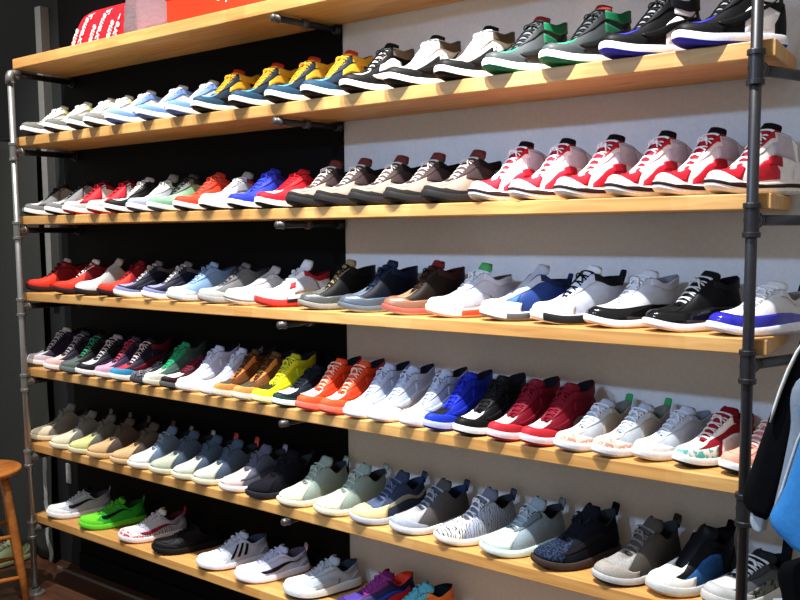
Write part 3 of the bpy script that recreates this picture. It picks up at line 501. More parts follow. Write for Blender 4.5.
 'floral': ('low', {'main': '#aab0b8', 'toe': ('#f0ead8', 'floral', '#e8a890'), 'mud': ('#efe8d6', 'floral', '#e6a088'), 'eye': '#b4b8bc', 'side': '#a89a8c', 'sideq': (0.48, 0.8), 'sidel': 0.05, 'sideh': 0.8, 'heel': '#2f8a52', 'collar': '#a8a49a', 'tongue': '#a9b2c2', 'tab': '#2f9a58', 'mid': '#eeeef2', 'out': '#c8c8d0', 'lace': '#e4e8ee', 'lining': '#6a6a60', 'W': 0.051, 'dim': {'ze': 0.115, 'zd': 0.09, 'zh': 0.12}}),
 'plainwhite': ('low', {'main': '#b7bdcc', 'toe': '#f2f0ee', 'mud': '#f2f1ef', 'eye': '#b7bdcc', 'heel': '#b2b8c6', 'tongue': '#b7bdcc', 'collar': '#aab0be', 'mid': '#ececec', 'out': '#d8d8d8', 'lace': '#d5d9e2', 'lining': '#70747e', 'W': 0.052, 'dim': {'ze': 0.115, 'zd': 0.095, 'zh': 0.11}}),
 'patch': ('low', {'main': '#8a1824', 'toe': '#f2efe6', 'mud': ('#e8e4da', 'camo', '#5fb0a4'), 'mudv': [(0, 0.36), (0.2, 0.4), (0.4, 0.4)], 'eye': '#efe9e2', 'side': '#e4dcd6', 'sideq': (0.44, 0.62), 'sidel': 0.05, 'sideh': 0.5, 'heel': '#5a1018', 'collar': '#6a121c', 'tongue': '#8e1a26', 'ttip': '#701018', 'mid': '#f0eeea', 'out': '#15161a', 'lace': '#d9ccc6', 'lining': '#2a0a0e', 'W': 0.052, 'dim': {'ze': 0.125, 'zd': 0.105, 'zh': 0.12}}),
 'salmon': ('low', {'main': '#d99484', 'toe': '#e8a890', 'mud': '#eaa088', 'eye': '#c88a80', 'heel': '#2a2428', 'collar': '#231f24', 'tongue': '#c07a70', 'mid': '#f2f0ee', 'out': '#17161a', 'lace': '#e8c8bc', 'lining': '#1a1618', 'W': 0.052, 'dim': {'ze': 0.115, 'zd': 0.095, 'zh': 0.11}}),
 'cream': ('knit', {'main': '#83827e', 'toe': '#efe2c4', 'mid': '#efe6cc', 'out': '#efe6cc', 'tongue': '#83827e', 'lace': '#83827e', 'lining': '#2a2c2e', 'tab': '#83827e', 'mat': 'knit', 'W': 0.049, 'logo': 0}),  # knit runners: pale toe and dark main carry light and shade in the colour
 'cream2': ('knit', {'main': '#7b7b78', 'toe': '#eae2c6', 'mid': '#ece6cc', 'out': '#ece6cc', 'tongue': '#7b7b78', 'lace': '#7b7b78', 'lining': '#2a2c2e', 'tab': '#7b7b78', 'mat': 'knit', 'W': 0.047, 'logo': 0, 'tabh': 0.026}),
 'sulfur': ('knit', {'main': '#6c6c66', 'toe': '#d9dc98', 'mid': '#e0dcb8', 'out': '#e0dcb8', 'tongue': '#6c6c66', 'lace': '#6c6c66', 'lining': '#2a2c2e', 'tab': '#6c6c66', 'mat': 'knit', 'W': 0.047, 'logo': 0, 'tabh': 0.026}),
 'clay': ('knit', {'main': '#5a5048', 'toe': '#d4b183', 'mid': '#d8bc90', 'out': '#d8bc90', 'tongue': '#5a5048', 'lace': '#5a5048', 'lining': '#2a2c2e', 'tab': '#5a5048', 'mat': 'knit', 'W': 0.047, 'logo': 0, 'tabh': 0.026}),
 'cloud': ('knit', {'main': '#6b7f98', 'toe': '#f2f4f4', 'mid': '#eeece0', 'out': '#eeece0', 'tongue': '#6b7f98', 'lace': '#8d9db2', 'lining': '#2a2c2e', 'tab': '#8a8c8e', 'mat': 'knit', 'W': 0.049, 'logo': 0}),
 'ash': ('knit', {'main': '#4c5a6c', 'toe': '#b8bfae', 'mid': '#d8d8c0', 'out': '#d8d8c0', 'tongue': '#4c5a6c', 'lace': '#4c5a6c', 'lining': '#2a2c2e', 'tab': '#b0b0b0', 'mat': 'knit', 'W': 0.049, 'logo': 0}),
 'coral': ('knit', {'main': '#4a586a', 'toe': '#c6ccc0', 'mid': '#dcd6bc', 'out': '#dcd6bc', 'tongue': '#4a586a', 'lace': '#4a586a', 'lining': '#2a2c2e', 'tab': '#e0584c', 'mat': 'knit', 'W': 0.049, 'logo': 0, 'tabh': 0.024}),
 'rosy': ('knit', {'main': '#5c5e6c', 'toe': '#d8c4c0', 'mid': '#e4dcd6', 'out': '#e4dcd6', 'tongue': '#5c5e6c', 'lace': '#5c5e6c', 'lining': '#2a2c2e', 'tab': '#8c92a4', 'mat': 'knit', 'W': 0.049, 'logo': 0, 'band': '#4a4c58'}),
 'coal': ('knit', {'main': '#121218', 'toe': '#17171f', 'mid': '#23232a', 'out': '#23232a', 'tongue': '#121218', 'lace': '#15151b', 'lining': '#2a2c2e', 'tab': '#121218', 'mat': 'knit', 'W': 0.049, 'logo': 0}),
 'seafoam': ('knit', {'main': '#8c9a90', 'toe': '#e4e6c8', 'mid': '#dad8bc', 'out': '#dad8bc', 'tongue': '#8c9a90', 'lace': '#a4b0a2', 'lining': '#2a2c2e', 'tab': '#8c9a90', 'mat': 'knit', 'W': 0.053, 'logo': 0}),
 'navyband': ('knit', {'main': '#343d52', 'toe': '#4e5a74', 'mid': '#b4b6bc', 'out': '#b4b6bc', 'tongue': '#343d52', 'lace': '#5c6a86', 'lining': '#28324a', 'tab': '#2f3a52', 'mat': 'knit', 'W': 0.053, 'logo': 0, 'mud': '#e2cf98', 'mudv': [(0, 0.7), (0.12, 0.66), (0.22, 0.5)], 'band': '#9a937c'}),
 'slate': ('knit', {'main': '#4d4b4a', 'toe': '#a8a9ac', 'mid': '#cfd0d0', 'out': '#cfd0d0', 'tongue': '#4d4b4a', 'lace': '#8d96a6', 'lining': '#26304a', 'tab': '#2c3448', 'mat': 'knit', 'W': 0.053, 'logo': 0, 'mud': '#a3a9b6', 'mudv': [(0, 0.45), (0.2, 0.4), (0.4, 0.1)]}),
 'zebra': ('knit', {'main': ('#9a9fae', 'zebra', '#686c7a'), 'toe': ('#efedea', 'zebra', '#3a3a42'), 'mid': '#e6dfcc', 'out': '#e6dfcc', 'tongue': '#6a707e', 'lace': '#dfe0e4', 'lining': '#2a2c2e', 'tab': '#3a3c46', 'mat': 'knit', 'W': 0.053, 'logo': 0}),
 'hyper': ('knit', {'main': '#8e9ea6', 'toe': '#d8ece2', 'mid': '#d4e6dc', 'out': '#d4e6dc', 'tongue': '#8e9ea6', 'lace': '#a8b4ba', 'lining': '#2a2c2e', 'tab': '#5e6668', 'mat': 'knit', 'W': 0.055, 'logo': 0, 'eye': '#6a767c'}),
 'onyx': ('knit', {'main': '#14161e', 'toe': ('#151b2a', 'mottle', '#2e3a54'), 'mid': '#3c302a', 'out': '#3c302a', 'tongue': '#14161e', 'lace': '#16181e', 'lining': '#2a2c2e', 'tab': '#101218', 'mat': 'knit', 'W': 0.055, 'logo': 0, 'band': '#1d1a1c', 'dim': {'zh': 0.145, 'zd': 0.112, 'ze': 0.138}}),
 'oat': ('knit', {'main': '#4a4540', 'toe': ('#8d8c8a', 'mottle', '#a09c98'), 'mid': '#b6b6b4', 'out': '#2e2e30', 'tongue': '#4a4540', 'lace': '#77706a', 'lining': '#2a2c2e', 'tab': '#34302e', 'mat': 'knit', 'W': 0.055, 'logo': 0, 'mud': '#a39c94', 'mudv': [(0, 0.55), (0.2, 0.5), (0.36, 0.2)], 'dim': {'zh': 0.145, 'zd': 0.11, 'ze': 0.135}}),
 'qntm': ('mid', {'main': '#0f1013', 'toe': '#f0eee8', 'mud': '#f2f0ea', 'mudv': [(0, 0.48), (0.2, 0.45), (0.3, 0.3)], 'side': ('#2c588e', 'mottle', '#234a7c'), 'sideq': (0.28, 0.66), 'sidel': 0.04, 'sideh': [(0.28, 0.25), (0.45, 0.62), (0.66, 0.6)], 'collar': '#0e0f12', 'heel': '#16181c', 'tongue': '#0e0f12', 'mid': '#c8ccc6', 'out': '#c8b290', 'lace': 0, 'lining': '#0b0c0e', 'tab': '#0e0f12', 'W': 0.054, 'dim': {'ze': 0.14, 'zd': 0.12, 'zh': 0.15}}),
 'ridge': ('chunky', {'main': '#4a4c4e', 'toe': '#c6c8c8', 'mud': '#b4b4b2', 'eye': '#3a3c40', 'side': ('#6a6a60', 'camo', '#2c2e30'), 'heel': '#3a3a3a', 'collar': '#1a1b1e', 'tongue': '#1c1d20', 'tab': '#141416', 'tabh': 0.06, 'mid': '#c8c6bc', 'out': '#6c6a62', 'lace': '#dcdcda', 'lining': '#101114', 'W': 0.053}),
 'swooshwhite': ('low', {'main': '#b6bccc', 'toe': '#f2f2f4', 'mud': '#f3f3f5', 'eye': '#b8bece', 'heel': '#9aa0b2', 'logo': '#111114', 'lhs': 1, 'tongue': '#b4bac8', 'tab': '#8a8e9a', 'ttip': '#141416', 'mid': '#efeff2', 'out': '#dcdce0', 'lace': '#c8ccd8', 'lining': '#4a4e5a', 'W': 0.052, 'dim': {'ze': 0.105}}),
 'lime': ('low', {'main': '#35b43c', 'toe': '#78e03c', 'mud': '#74de3a', 'eye': '#3fae3e', 'heel': '#1f8a34', 'logo': '#10150f', 'lhs': 1, 'tongue': '#5cc83a', 'tab': '#2c9c40', 'mid': '#6cd83a', 'out': '#5ccc34', 'lace': '#48bc40', 'lining': '#1c5a28', 'W': 0.052, 'mat': 'knit', 'dim': {'ze': 0.105}}),
 'sprint': ('low', {'main': '#c4c6d6', 'toe': '#f0eaee', 'mud': ('#f3f0f2', 'floral', '#d05060'), 'eye': '#c0c4d4', 'heel': '#a8acc0', 'logo': '#8c2038', 'collar': '#9aa0b4', 'tongue': '#c8cad6', 'ttip': '#e4e2d6', 'tab': '#c03040', 'mid': '#efe6e8', 'out': '#e0a8a8', 'side': ('#c0c4d4', 'zebra', '#2c2c38'), 'sideq': (0.3, 0.8), 'sideh': [(0.3, 0.3), (0.5, 0.42), (0.8, 0.3)], 'lace': '#dcdee6', 'lining': '#5a2030', 'W': 0.051}),
 'jet': ('low', {'main': '#08080b', 'toe': '#0f0f12', 'mud': '#131316', 'heel': '#0d0d10', 'tongue': '#0d0d11', 'mid': '#17171a', 'out': '#101012', 'lace': '#121216', 'lining': '#08080a', 'W': 0.053, 'dim': {'ze': 0.09, 'zd': 0.065, 'zh': 0.08, 'tg': 0.01}}),
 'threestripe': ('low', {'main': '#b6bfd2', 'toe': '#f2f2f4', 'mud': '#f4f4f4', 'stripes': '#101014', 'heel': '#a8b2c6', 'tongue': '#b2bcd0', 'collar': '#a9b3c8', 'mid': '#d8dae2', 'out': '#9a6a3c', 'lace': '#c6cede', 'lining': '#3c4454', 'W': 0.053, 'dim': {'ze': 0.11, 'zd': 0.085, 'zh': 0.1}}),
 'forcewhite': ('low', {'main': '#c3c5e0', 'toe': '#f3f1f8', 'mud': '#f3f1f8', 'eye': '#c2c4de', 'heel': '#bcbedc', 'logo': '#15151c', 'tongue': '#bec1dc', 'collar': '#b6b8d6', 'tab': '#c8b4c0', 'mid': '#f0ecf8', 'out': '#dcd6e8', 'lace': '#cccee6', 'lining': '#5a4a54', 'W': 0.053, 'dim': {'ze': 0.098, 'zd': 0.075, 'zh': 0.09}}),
 'dadshoe': ('chunky', {'main': '#a4adb4', 'toe': '#efefe6', 'mud': '#f0f0e8', 'eye': '#a8b0b6', 'side': '#98a2a8', 'heel': '#9aa4aa', 'tongue': '#a6aeb4', 'collar': '#8e979d', 'mid': '#cfd4d2', 'out': '#20242a', 'lace': '#b2bac0', 'lining': '#2c3440', 'W': 0.054}),  # white shoe: grey main is rear shade put into the colour
 'nebula': ('low', {'main': '#23264c', 'toe': '#4a3a8a', 'mud': '#3a2a6a', 'eye': '#6a2468', 'side': '#d0343c', 'sideq': (0.55, 0.86), 'sidel': 0.1, 'sideh': [(0.55, 0.3), (0.86, 0.7)], 'heel': '#2a1a3a', 'logo': '#2a3ca0', 'collar': '#2c1c38', 'tongue': '#7a2a6a', 'ttip': '#5a1c4a', 'mid': '#8a7ac0', 'out': '#30306a', 'lace': '#8d3c8a', 'lining': '#e0442c', 'W': 0.052, 'dim': {'ze': 0.115, 'zd': 0.09, 'zh': 0.115}}),
 'ember': ('low', {'main': '#e07a3c', 'toe': '#e88850', 'mud': '#c86a3a', 'eye': '#58a8b4', 'heel': '#e0763a', 'collar': '#e07a3c', 'tongue': '#5cacb8', 'ttip': '#56a0ac', 'mid': '#d8d0c8', 'out': '#6a6a6a', 'lace': '#64b4c0', 'lining': '#121c20', 'W': 0.052, 'dim': {'ze': 0.11, 'zd': 0.09, 'zh': 0.11}}),
}
# shelf, kind, name, toe x, toe y, heading (deg), width, label, group
PLACES = [
 (1, 'volt', 'sneaker', 0.120, -0.036, 77.8, 1.03, 'grey-and-white sneaker with yellow lining, leftmost of the four', 'grey-and-white sneakers at the left end of the second shelf'),
 (1, 'volt', 'sneaker', 0.303, -0.036, 77.5, 1.03, 'grey-and-white sneaker with yellow lining, second from the left of the four', 'grey-and-white sneakers at the left end of the second shelf'),
 (1, 'volt', 'sneaker', 0.476, -0.036, 77.2, 1.03, 'grey-and-white sneaker with yellow lining, third from the left of the four', 'grey-and-white sneakers at the left end of the second shelf'),
 (1, 'volt', 'sneaker', 0.598, -0.036, 77.0, 1.02, 'grey-and-white sneaker with yellow lining, rightmost of the four', 'grey-and-white sneakers at the left end of the second shelf'),
 (1, 'sky', 'high_top_sneaker', 0.748, -0.036, 76.8, 1.03, 'light-blue-and-white high-top on the second shelf, leftmost of the three', 'light-blue high-tops on the second shelf'),
 (1, 'sky', 'high_top_sneaker', 0.948, -0.036, 76.4, 1.03, 'light-blue-and-white high-top on the second shelf, middle one of the three', 'light-blue high-tops on the second shelf'),
 (1, 'sky', 'high_top_sneaker', 1.129, -0.036, 76.1, 1.03, 'light-blue-and-white high-top on the second shelf, rightmost of the three', 'light-blue high-tops on the second shelf'),
 (1, 'amber', 'high_top_sneaker', 1.272, -0.036, 75.9, 1.03, 'teal-and-black high-top with amber-yellow ankle, leftmost of the four', 'teal, black and amber high-tops'),
 (1, 'amber', 'high_top_sneaker', 1.475, -0.036, 75.5, 1.03, 'teal-and-black high-top with amber-yellow ankle, second from the left of the four', 'teal, black and amber high-tops'),
 (1, 'amber', 'high_top_sneaker', 1.653, -0.036, 75.2, 1.03, 'teal-and-black high-top with amber-yellow ankle, third from the left of the four', 'teal, black and amber high-tops'),
 (1, 'amber', 'high_top_sneaker', 1.820, -0.036, 74.8, 1.03, 'teal-and-black high-top with amber-yellow ankle, rightmost of the four', 'teal, black and amber high-tops'),
 (1, 'monohi', 'high_top_sneaker', 1.988, -0.036, 72.7, 1.03, 'black-and-white high-top with black laces, right of the amber ones', None),
 (1, 'mono', 'high_top_sneaker', 2.164, -0.036, 70.6, 1.03, 'white-and-black high-top with white laces and brown collar, left one of the pair', 'white-and-black high-tops with brown collars'),
 (1, 'mono', 'high_top_sneaker', 2.351, -0.036, 67.8, 1.03, 'white-and-black high-top with white laces and brown collar, right one of the pair', 'white-and-black high-tops with brown collars'),
 (1, 'pine', 'high_top_sneaker', 2.514, -0.036, 64.0, 1.03, 'charcoal high-top with green toe and green collar, left one of the pair', 'charcoal and green high-tops'),
 (1, 'pine', 'high_top_sneaker', 2.691, -0.036, 58.4, 1.03, 'charcoal high-top with green toe and green collar, right one of the pair', 'charcoal and green high-tops'),
 (1, 'royal', 'high_top_sneaker', 2.861, -0.036, 51.6, 1.03, 'black-and-royal-blue high-top with white side, resting left of the steel post', 'black, white and royal blue high-tops'),
 (1, 'royal', 'high_top_sneaker', 3.049, -0.036, 45.0, 1.03, 'black-and-royal-blue high-top with a black swoosh, partly behind the steel post', 'black, white and royal blue high-tops'),
 (2, 'elephant', 'sneaker', 0.019, 0.014, 75.0, 1.03, 'grey strapped low sneaker with white sole, left one of the pair', 'grey strapped sneakers on the third shelf'),
 (2, 'elephant', 'sneaker', 0.263, -0.025, 74.9, 1.03, 'grey strapped low sneaker with white sole, right one of the pair', 'grey strapped sneakers on the third shelf'),
 (2, 'redstrap', 'sneaker', 0.401, -0.025, 74.8, 1.03, 'white low sneaker with red strap and red outsole, left one of the pair', 'white sneakers with red straps'),
 (2, 'redstrap', 'sneaker', 0.577, -0.025, 74.7, 1.03, 'white low sneaker with red strap and red outsole, right one of the pair', 'white sneakers with red straps'),
 (2, 'panda', 'sneaker', 0.702, -0.025, 74.6, 1.03, 'black low sneaker with white toe and white laces, right of the red-strapped ones', None),
 (2, 'silver', 'sneaker', 0.848, -0.025, 74.5, 1.03, 'silver-grey sneaker with tall grey tongue and white laces on the third shelf', None),
 (2, 'mint', 'sneaker', 0.981, -0.025, 74.5, 1.03, 'mint green low sneaker with dark collar beside the orange-red one', None),
 (2, 'vermil', 'sneaker', 1.138, -0.025, 74.4, 1.03, 'orange-red low sneaker with white midsole on the third shelf', None),
 (2, 'cement', 'sneaker', 1.286, -0.025, 74.3, 1.03, 'white sneaker with grey ankle and dark red collar on the third shelf', None),
 (2, 'cobalt', 'sneaker', 1.438, -0.025, 74.2, 1.03, 'royal blue sneaker with blue laces and white midsole', None),
 (2, 'scarlet', 'high_top_sneaker', 1.581, -0.025, 74.1, 1.03, 'bright red high-top with white toe, beside the tan-and-brown ones', None),
 (2, 'mocha', 'sneaker', 1.731, -0.025, 74.0, 1.02, 'tan suede sneaker with dark brown collar, leftmost of the five', 'tan suede sneakers with dark soles'),
 (2, 'mocha', 'sneaker', 1.858, -0.023, 72.9, 1.01, 'tan suede sneaker with dark brown collar, second from the left of the five', 'tan suede sneakers with dark soles'),
 (2, 'mocha', 'sneaker', 2.005, -0.020, 70.2, 1.03, 'tan suede sneaker with dark brown collar, third from the left of the five', 'tan suede sneakers with dark soles'),
 (2, 'mocha', 'sneaker', 2.144, -0.017, 67.7, 1.03, 'tan suede sneaker with dark brown collar, fourth from the left of the five', 'tan suede sneakers with dark soles'),
 (2, 'mocha', 'sneaker', 2.286, -0.013, 65.1, 1.03, 'tan suede sneaker with dark brown collar, rightmost of the five', 'tan suede sneakers with dark soles'),
 (2, 'carmine', 'high_top_sneaker', 2.450, -0.008, 62.6, 0.96, 'white-and-red high-top with black tongue beside the tan ones, leftmost of the six', 'white-and-red high-tops with black tongues'),
 (2, 'carmine', 'high_top_sneaker', 2.582, -0.006, 61.5, 0.95, 'white-and-red high-top with black tongue, second from the left of the six on the third shelf', 'white-and-red high-tops with black tongues'),
 (2, 'carmine', 'high_top_sneaker', 2.725, -0.004, 60.3, 1.01, 'white-and-red high-top with black tongue, third from the left of the six on the third shelf', 'white-and-red high-tops with black tongues'),
 (2, 'carmine', 'high_top_sneaker', 2.869, -0.001, 59.1, 0.88, 'white-and-red high-top with black tongue, fourth from the left of the six on the third shelf', 'white-and-red high-tops with black tongues'),
 (2, 'carmine', 'high_top_sneaker', 2.994, 0.014, 58.0, 0.87, 'white-and-red high-top with black tongue, fifth from the left of the six on the third shelf', 'white-and-red high-tops with black tongues'),
 (2, 'carmine', 'high_top_sneaker', 3.127, 0.014, 58.0, 0.92, 'white-and-red high-top with black tongue behind the steel post, rightmost of the six', 'white-and-red high-tops with black tongues'),
 (3, 'lava', 'sneaker', 0.009, 0.014, 66.0, 1.03, 'bright red sneaker with dark sole at the far left of the fourth shelf', None),
 (3, 'lava2', 'sneaker', 0.274, -0.013, 65.2, 1.03, 'bright red sneaker directly left of the white-toed one on the fourth shelf', None),
 (3, 'bone', 'sneaker', 0.433, -0.012, 64.7, 1.03, 'white-toed grey sneaker between two red ones on the fourth shelf', None),
 (3, 'lava3', 'sneaker', 0.599, -0.011, 64.2, 0.91, 'bright red sneaker directly right of the white-toed one on the fourth shelf', None),
 (3, 'indigo', 'sneaker', 0.716, -0.011, 63.9, 0.87, 'dark navy sneaker with lavender toe and white sole, left one of the pair', 'navy sneakers with lavender toes'),
 (3, 'indigo', 'sneaker', 0.900, -0.010, 63.3, 1.03, 'dark navy sneaker with lavender toe and white sole, right one of the pair', 'navy sneakers with lavender toes'),
 (3, 'glacier', 'sneaker', 1.054, -0.008, 62.6, 1.03, 'light blue sneaker with pale grey toe on the fourth shelf', None),
 (3, 'stone', 'sneaker', 1.233, -0.005, 61.1, 1.03, 'dark grey sneaker with pale grey toe, right of the light blue one', None),
 (3, 'creamsole', 'sneaker', 1.380, -0.003, 60.0, 1.03, 'grey sneaker with white toe and cream sole, left of the red-soled one', None),
 (3, 'firesole', 'sneaker', 1.535, -0.000, 58.7, 1.03, 'white sneaker with red midsole and tall white tongue', None),
 (3, 'graphite', 'sneaker', 1.746, 0.003, 57.0, 1.03, 'grey-toed black sneaker with a tan tongue, right of the red-soled one', None),
 (3, 'midnight', 'sneaker', 1.924, 0.007, 55.6, 1.03, 'navy-black sneaker with glossy slate toe, between the black and the brown ones', None),
 (3, 'bronze', 'sneaker', 2.105, 0.013, 53.2, 1.03, 'dark brown sneaker with bronze toe and reddish sole', None),
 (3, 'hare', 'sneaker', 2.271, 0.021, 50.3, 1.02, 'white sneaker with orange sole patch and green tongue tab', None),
 (3, 'flint', 'sneaker', 2.464, 0.026, 48.4, 1.02, 'white-toed sneaker with navy blue side panel, right of the orange-soled one', None),
 (3, 'linen', 'high_top_sneaker', 2.636, 0.023, 49.6, 1.02, 'white high-top with rear shade put into its colour, black criss-cross laces and black midsole', None),
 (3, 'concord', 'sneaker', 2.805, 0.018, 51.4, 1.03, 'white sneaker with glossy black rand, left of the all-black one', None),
 (3, 'gamma', 'high_top_sneaker', 2.975, 0.014, 53.7, 1.03, 'black sneaker with glossy black rand and white sole behind the steel post', None),
 (3, 'ultra', 'sneaker', 3.141, 0.014, 54.0, 1.03, "white sneaker with blue-violet rand at the shelf's right end", None),
 (4, 'plum', 'high_top_sneaker', -0.007, 0.014, 78.0, 1.03, 'dark purple high-top with pale toe at the far left of the fifth shelf', None),
 (4, 'plum2', 'high_top_sneaker', 0.203, -0.027, 78.0, 1.03, 'black high-top with pinkish toe and pink sole edge on the fifth shelf', None),
 (4, 'forest', 'high_top_sneaker', 0.329, -0.027, 78.0, 1.03, 'black high-top with green laces and grey-green toe', None),
 (4, 'noir', 'high_top_sneaker', 0.451, -0.027, 78.0, 1.03, 'black high-top with white toe and a pale tongue tab', None),
 (4, 'lilac', 'high_top_sneaker', 0.583, -0.027, 78.0, 0.89, 'purple high-top with pink toe on the fifth shelf', None),
 (4, 'claret', 'high_top_sneaker', 0.689, -0.027, 78.0, 0.89, 'maroon high-top with turquoise blue toe and white laces', None),
 (4, 'speckle', 'sneaker', 0.831, -0.027, 78.0, 0.70, 'dark speckled low sneaker between the turquoise-toed and green ones', None),
 (4, 'shamrock', 'high_top_sneaker', 0.915, -0.027, 78.0, 0.71, 'green high-top with cream toe on the fifth shelf', None),
 (4, 'burgundy', 'sneaker', 1.022, -0.027, 78.0, 0.81, 'burgundy low sneaker with white toe, left of the white high-tops', None),
 (4, 'snow', 'high_top_sneaker', 1.120, -0.027, 78.0, 0.79, 'all-white high-top on the fifth shelf beside the brown ones, left one of the pair', 'all-white high-tops on the fifth shelf'),
 (4, 'snow', 'high_top_sneaker', 1.255, -0.027, 78.0, 0.58, 'all-white high-top on the fifth shelf beside the brown ones, right one of the pair', 'all-white high-tops on the fifth shelf'),
 (4, 'wheat', 'high_top_sneaker', 1.328, -0.027, 78.0, 0.58, 'brown high-top with tan toe and orange eyelets, left one of the pair', 'brown and tan high-tops'),
 (4, 'wheat', 'high_top_sneaker', 1.437, -0.027, 78.0, 0.80, 'brown high-top with tan toe and orange eyelets, right one of the pair', 'brown and tan high-tops'),
 (4, 'lemon', 'high_top_sneaker', 1.537, -0.027, 78.0, 0.80, 'yellow high-top with black toe box on the fifth shelf', None),
 (4, 'spruce', 'sneaker', 1.643, -0.027, 78.0, 0.86, 'black sneaker with white toe and dark green rand, right of the yellow one', None),
 (4, 'tangerine', 'high_top_sneaker', 1.759, -0.027, 78.0, 0.86, 'orange high-top with white toe, left one of the pair', 'orange high-tops with white toes'),
 (4, 'tangerine', 'high_top_sneaker', 1.865, -0.027, 77.4, 0.85, 'orange high-top with white toe, right one of the pair', 'orange high-tops with white toes'),
 (4, 'white', 'high_top_sneaker', 1.972, -0.026, 76.3, 0.79, 'all-white high-top between the orange and royal blue ones, leftmost of the three', 'white high-tops right of the orange ones'),
 (4, 'white', 'high_top_sneaker', 2.071, -0.026, 75.3, 0.79, 'all-white high-top between the orange and royal blue ones, middle one of the three', 'white high-tops right of the orange ones'),
 (4, 'white', 'high_top_sneaker', 2.199, -0.024, 74.0, 0.72, 'all-white high-top between the orange and royal blue ones, rightmost of the three', 'white high-tops right of the orange ones'),
 (4, 'blueblack', 'high_top_sneaker', 2.291, -0.024, 73.1, 0.72, 'royal blue high-top with black toe box on the fifth shelf', None),
 (4, 'pandahi', 'high_top_sneaker', 2.404, -0.022, 72.0, 0.89, 'black high-top with white toe, left of the red ones', None),
 (4, 'brick', 'high_top_sneaker', 2.518, -0.021, 70.7, 0.85, 'dark red high-top with pale grey toe and red sole, left one of the pair', 'dark red high-tops with grey toes'),
 (4, 'brick', 'high_top_sneaker', 2.627, -0.019, 69.2, 0.83, 'dark red high-top with pale grey toe and red sole, right one of the pair', 'dark red high-tops with grey toes'),
 (4, 'floral', 'sneaker', 2.734, -0.017, 67.7, 0.80, 'cream floral sneaker with green heel tab, left one of the pair', 'cream floral sneakers with green heel tabs'),
 (4, 'floral', 'sneaker', 2.844, -0.015, 66.2, 0.76, 'cream floral sneaker with green heel tab, right one of the pair', 'cream floral sneakers with green heel tabs'),
 (4, 'plainwhite', 'sneaker', 2.949, 0.014, 64.6, 0.74, 'plain white sneaker, right of the two floral ones', None),
 (4, 'patch', 'sneaker', 3.060, 0.014, 64.0, 0.79, 'red and white patchwork sneaker with teal patches on its toe', None),
 (4, 'salmon', 'sneaker', 3.181, 0.014, 64.0, 0.85, 'salmon pink sneaker half hidden behind the steel post and jacket', None),
 (5, 'cream', 'running_shoe', -0.013, 0.014, 77.0, 1.03, 'cream knit runner, lit toe and shaded rear painted in, at the far left of the sixth shelf', None),
 (5, 'cream2', 'running_shoe', 0.220, -0.027, 76.7, 1.03, 'off-white knit runner, lit toe and shaded rear painted in, second on the sixth shelf', None),
 (5, 'sulfur', 'running_shoe', 0.366, -0.027, 76.5, 1.03, 'pale yellow-green knit runner, lit toe and shaded rear painted in', None),
 (5, 'clay', 'running_shoe', 0.501, -0.026, 76.3, 1.03, 'tan knit runner, lit toe and shaded rear painted in, left one of the pair', 'tan knit runners with painted light and shade'),
 (5, 'clay', 'running_shoe', 0.673, -0.026, 76.1, 1.00, 'tan knit runner, lit toe and shaded rear painted in, right one of the pair', 'tan knit runners with painted light and shade'),
 (5, 'cloud', 'running_shoe', 0.793, -0.026, 75.9, 0.97, 'blue-grey knit runner, its toe painted white as if lit', None),
 (5, 'ash', 'running_shoe', 0.934, -0.026, 75.8, 1.03, 'slate knit runner with toe painted paler as if lit and pale grey heel tab', None),
 (5, 'coral', 'running_shoe', 1.075, -0.026, 75.6, 0.99, 'slate knit runner with coral heel tab, left one of the pair', 'slate knit runners with coral heel tabs'),
 (5, 'coral', 'running_shoe', 1.197, -0.026, 75.4, 0.99, 'slate knit runner with coral heel tab, right one of the pair', 'slate knit runners with coral heel tabs'),
 (5, 'rosy', 'running_shoe', 1.354, -0.026, 75.2, 1.03, 'pinkish-grey knit runner, lit toe and shaded rear painted in, left of the black one', None),
 (5, 'coal', 'running_shoe', 1.497, -0.025, 75.0, 1.03, 'all-black knit runner on the sixth shelf', None),
 (5, 'seafoam', 'running_shoe', 1.654, -0.022, 71.9, 1.03, 'grey-green knit runner, its toe painted paler as if lit, left one of the pair', 'grey-green knit runners'),
 (5, 'seafoam', 'running_shoe', 1.826, -0.018, 68.5, 1.03, 'grey-green knit runner, its toe painted paler as if lit, right one of the pair', 'grey-green knit runners'),
 (5, 'navyband', 'running_shoe', 1.983, -0.013, 65.3, 1.03, 'dark navy knit runner with beige band and toe patch', None),
 (5, 'slate', 'running_shoe', 2.146, -0.008, 62.5, 1.03, 'grey-blue knit runner, lit toe and dark rear painted in, navy collar', None),
 (5, 'zebra', 'running_shoe', 2.318, -0.005, 60.8, 1.03, 'white knit runner with dark zebra stripes', None),
 (5, 'hyper', 'running_shoe', 2.484, -0.001, 59.2, 1.03, 'pale mint-white knit runner, left of the black-and-navy one', None),
 (5, 'onyx', 'running_shoe', 2.657, 0.001, 58.3, 1.03, 'black knit runner with navy mottled toe', None),
 (5, 'oat', 'running_shoe', 2.848, -0.002, 59.2, 0.97, 'grey-brown knit runner with grey toe, second from the steel post', None),
 (5, 'qntm', 'sneaker', 2.998, 0.014, 60.0, 0.99, 'black sneaker with white toe and blue side panel, left of the steel post', None),
 (5, 'ridge', 'sneaker', 3.147, 0.014, 60.0, 1.01, 'dark grey chunky sneaker with pale toe behind the steel post', None),
 (6, 'swooshwhite', 'sneaker', 0.120, -0.003, 60.0, 1.03, 'white sneaker with large black swoosh on the bottom shelf', None),
 (6, 'lime', 'running_shoe', 0.379, -0.003, 60.0, 1.03, 'bright green sneaker with black swoosh on the bottom shelf', None),
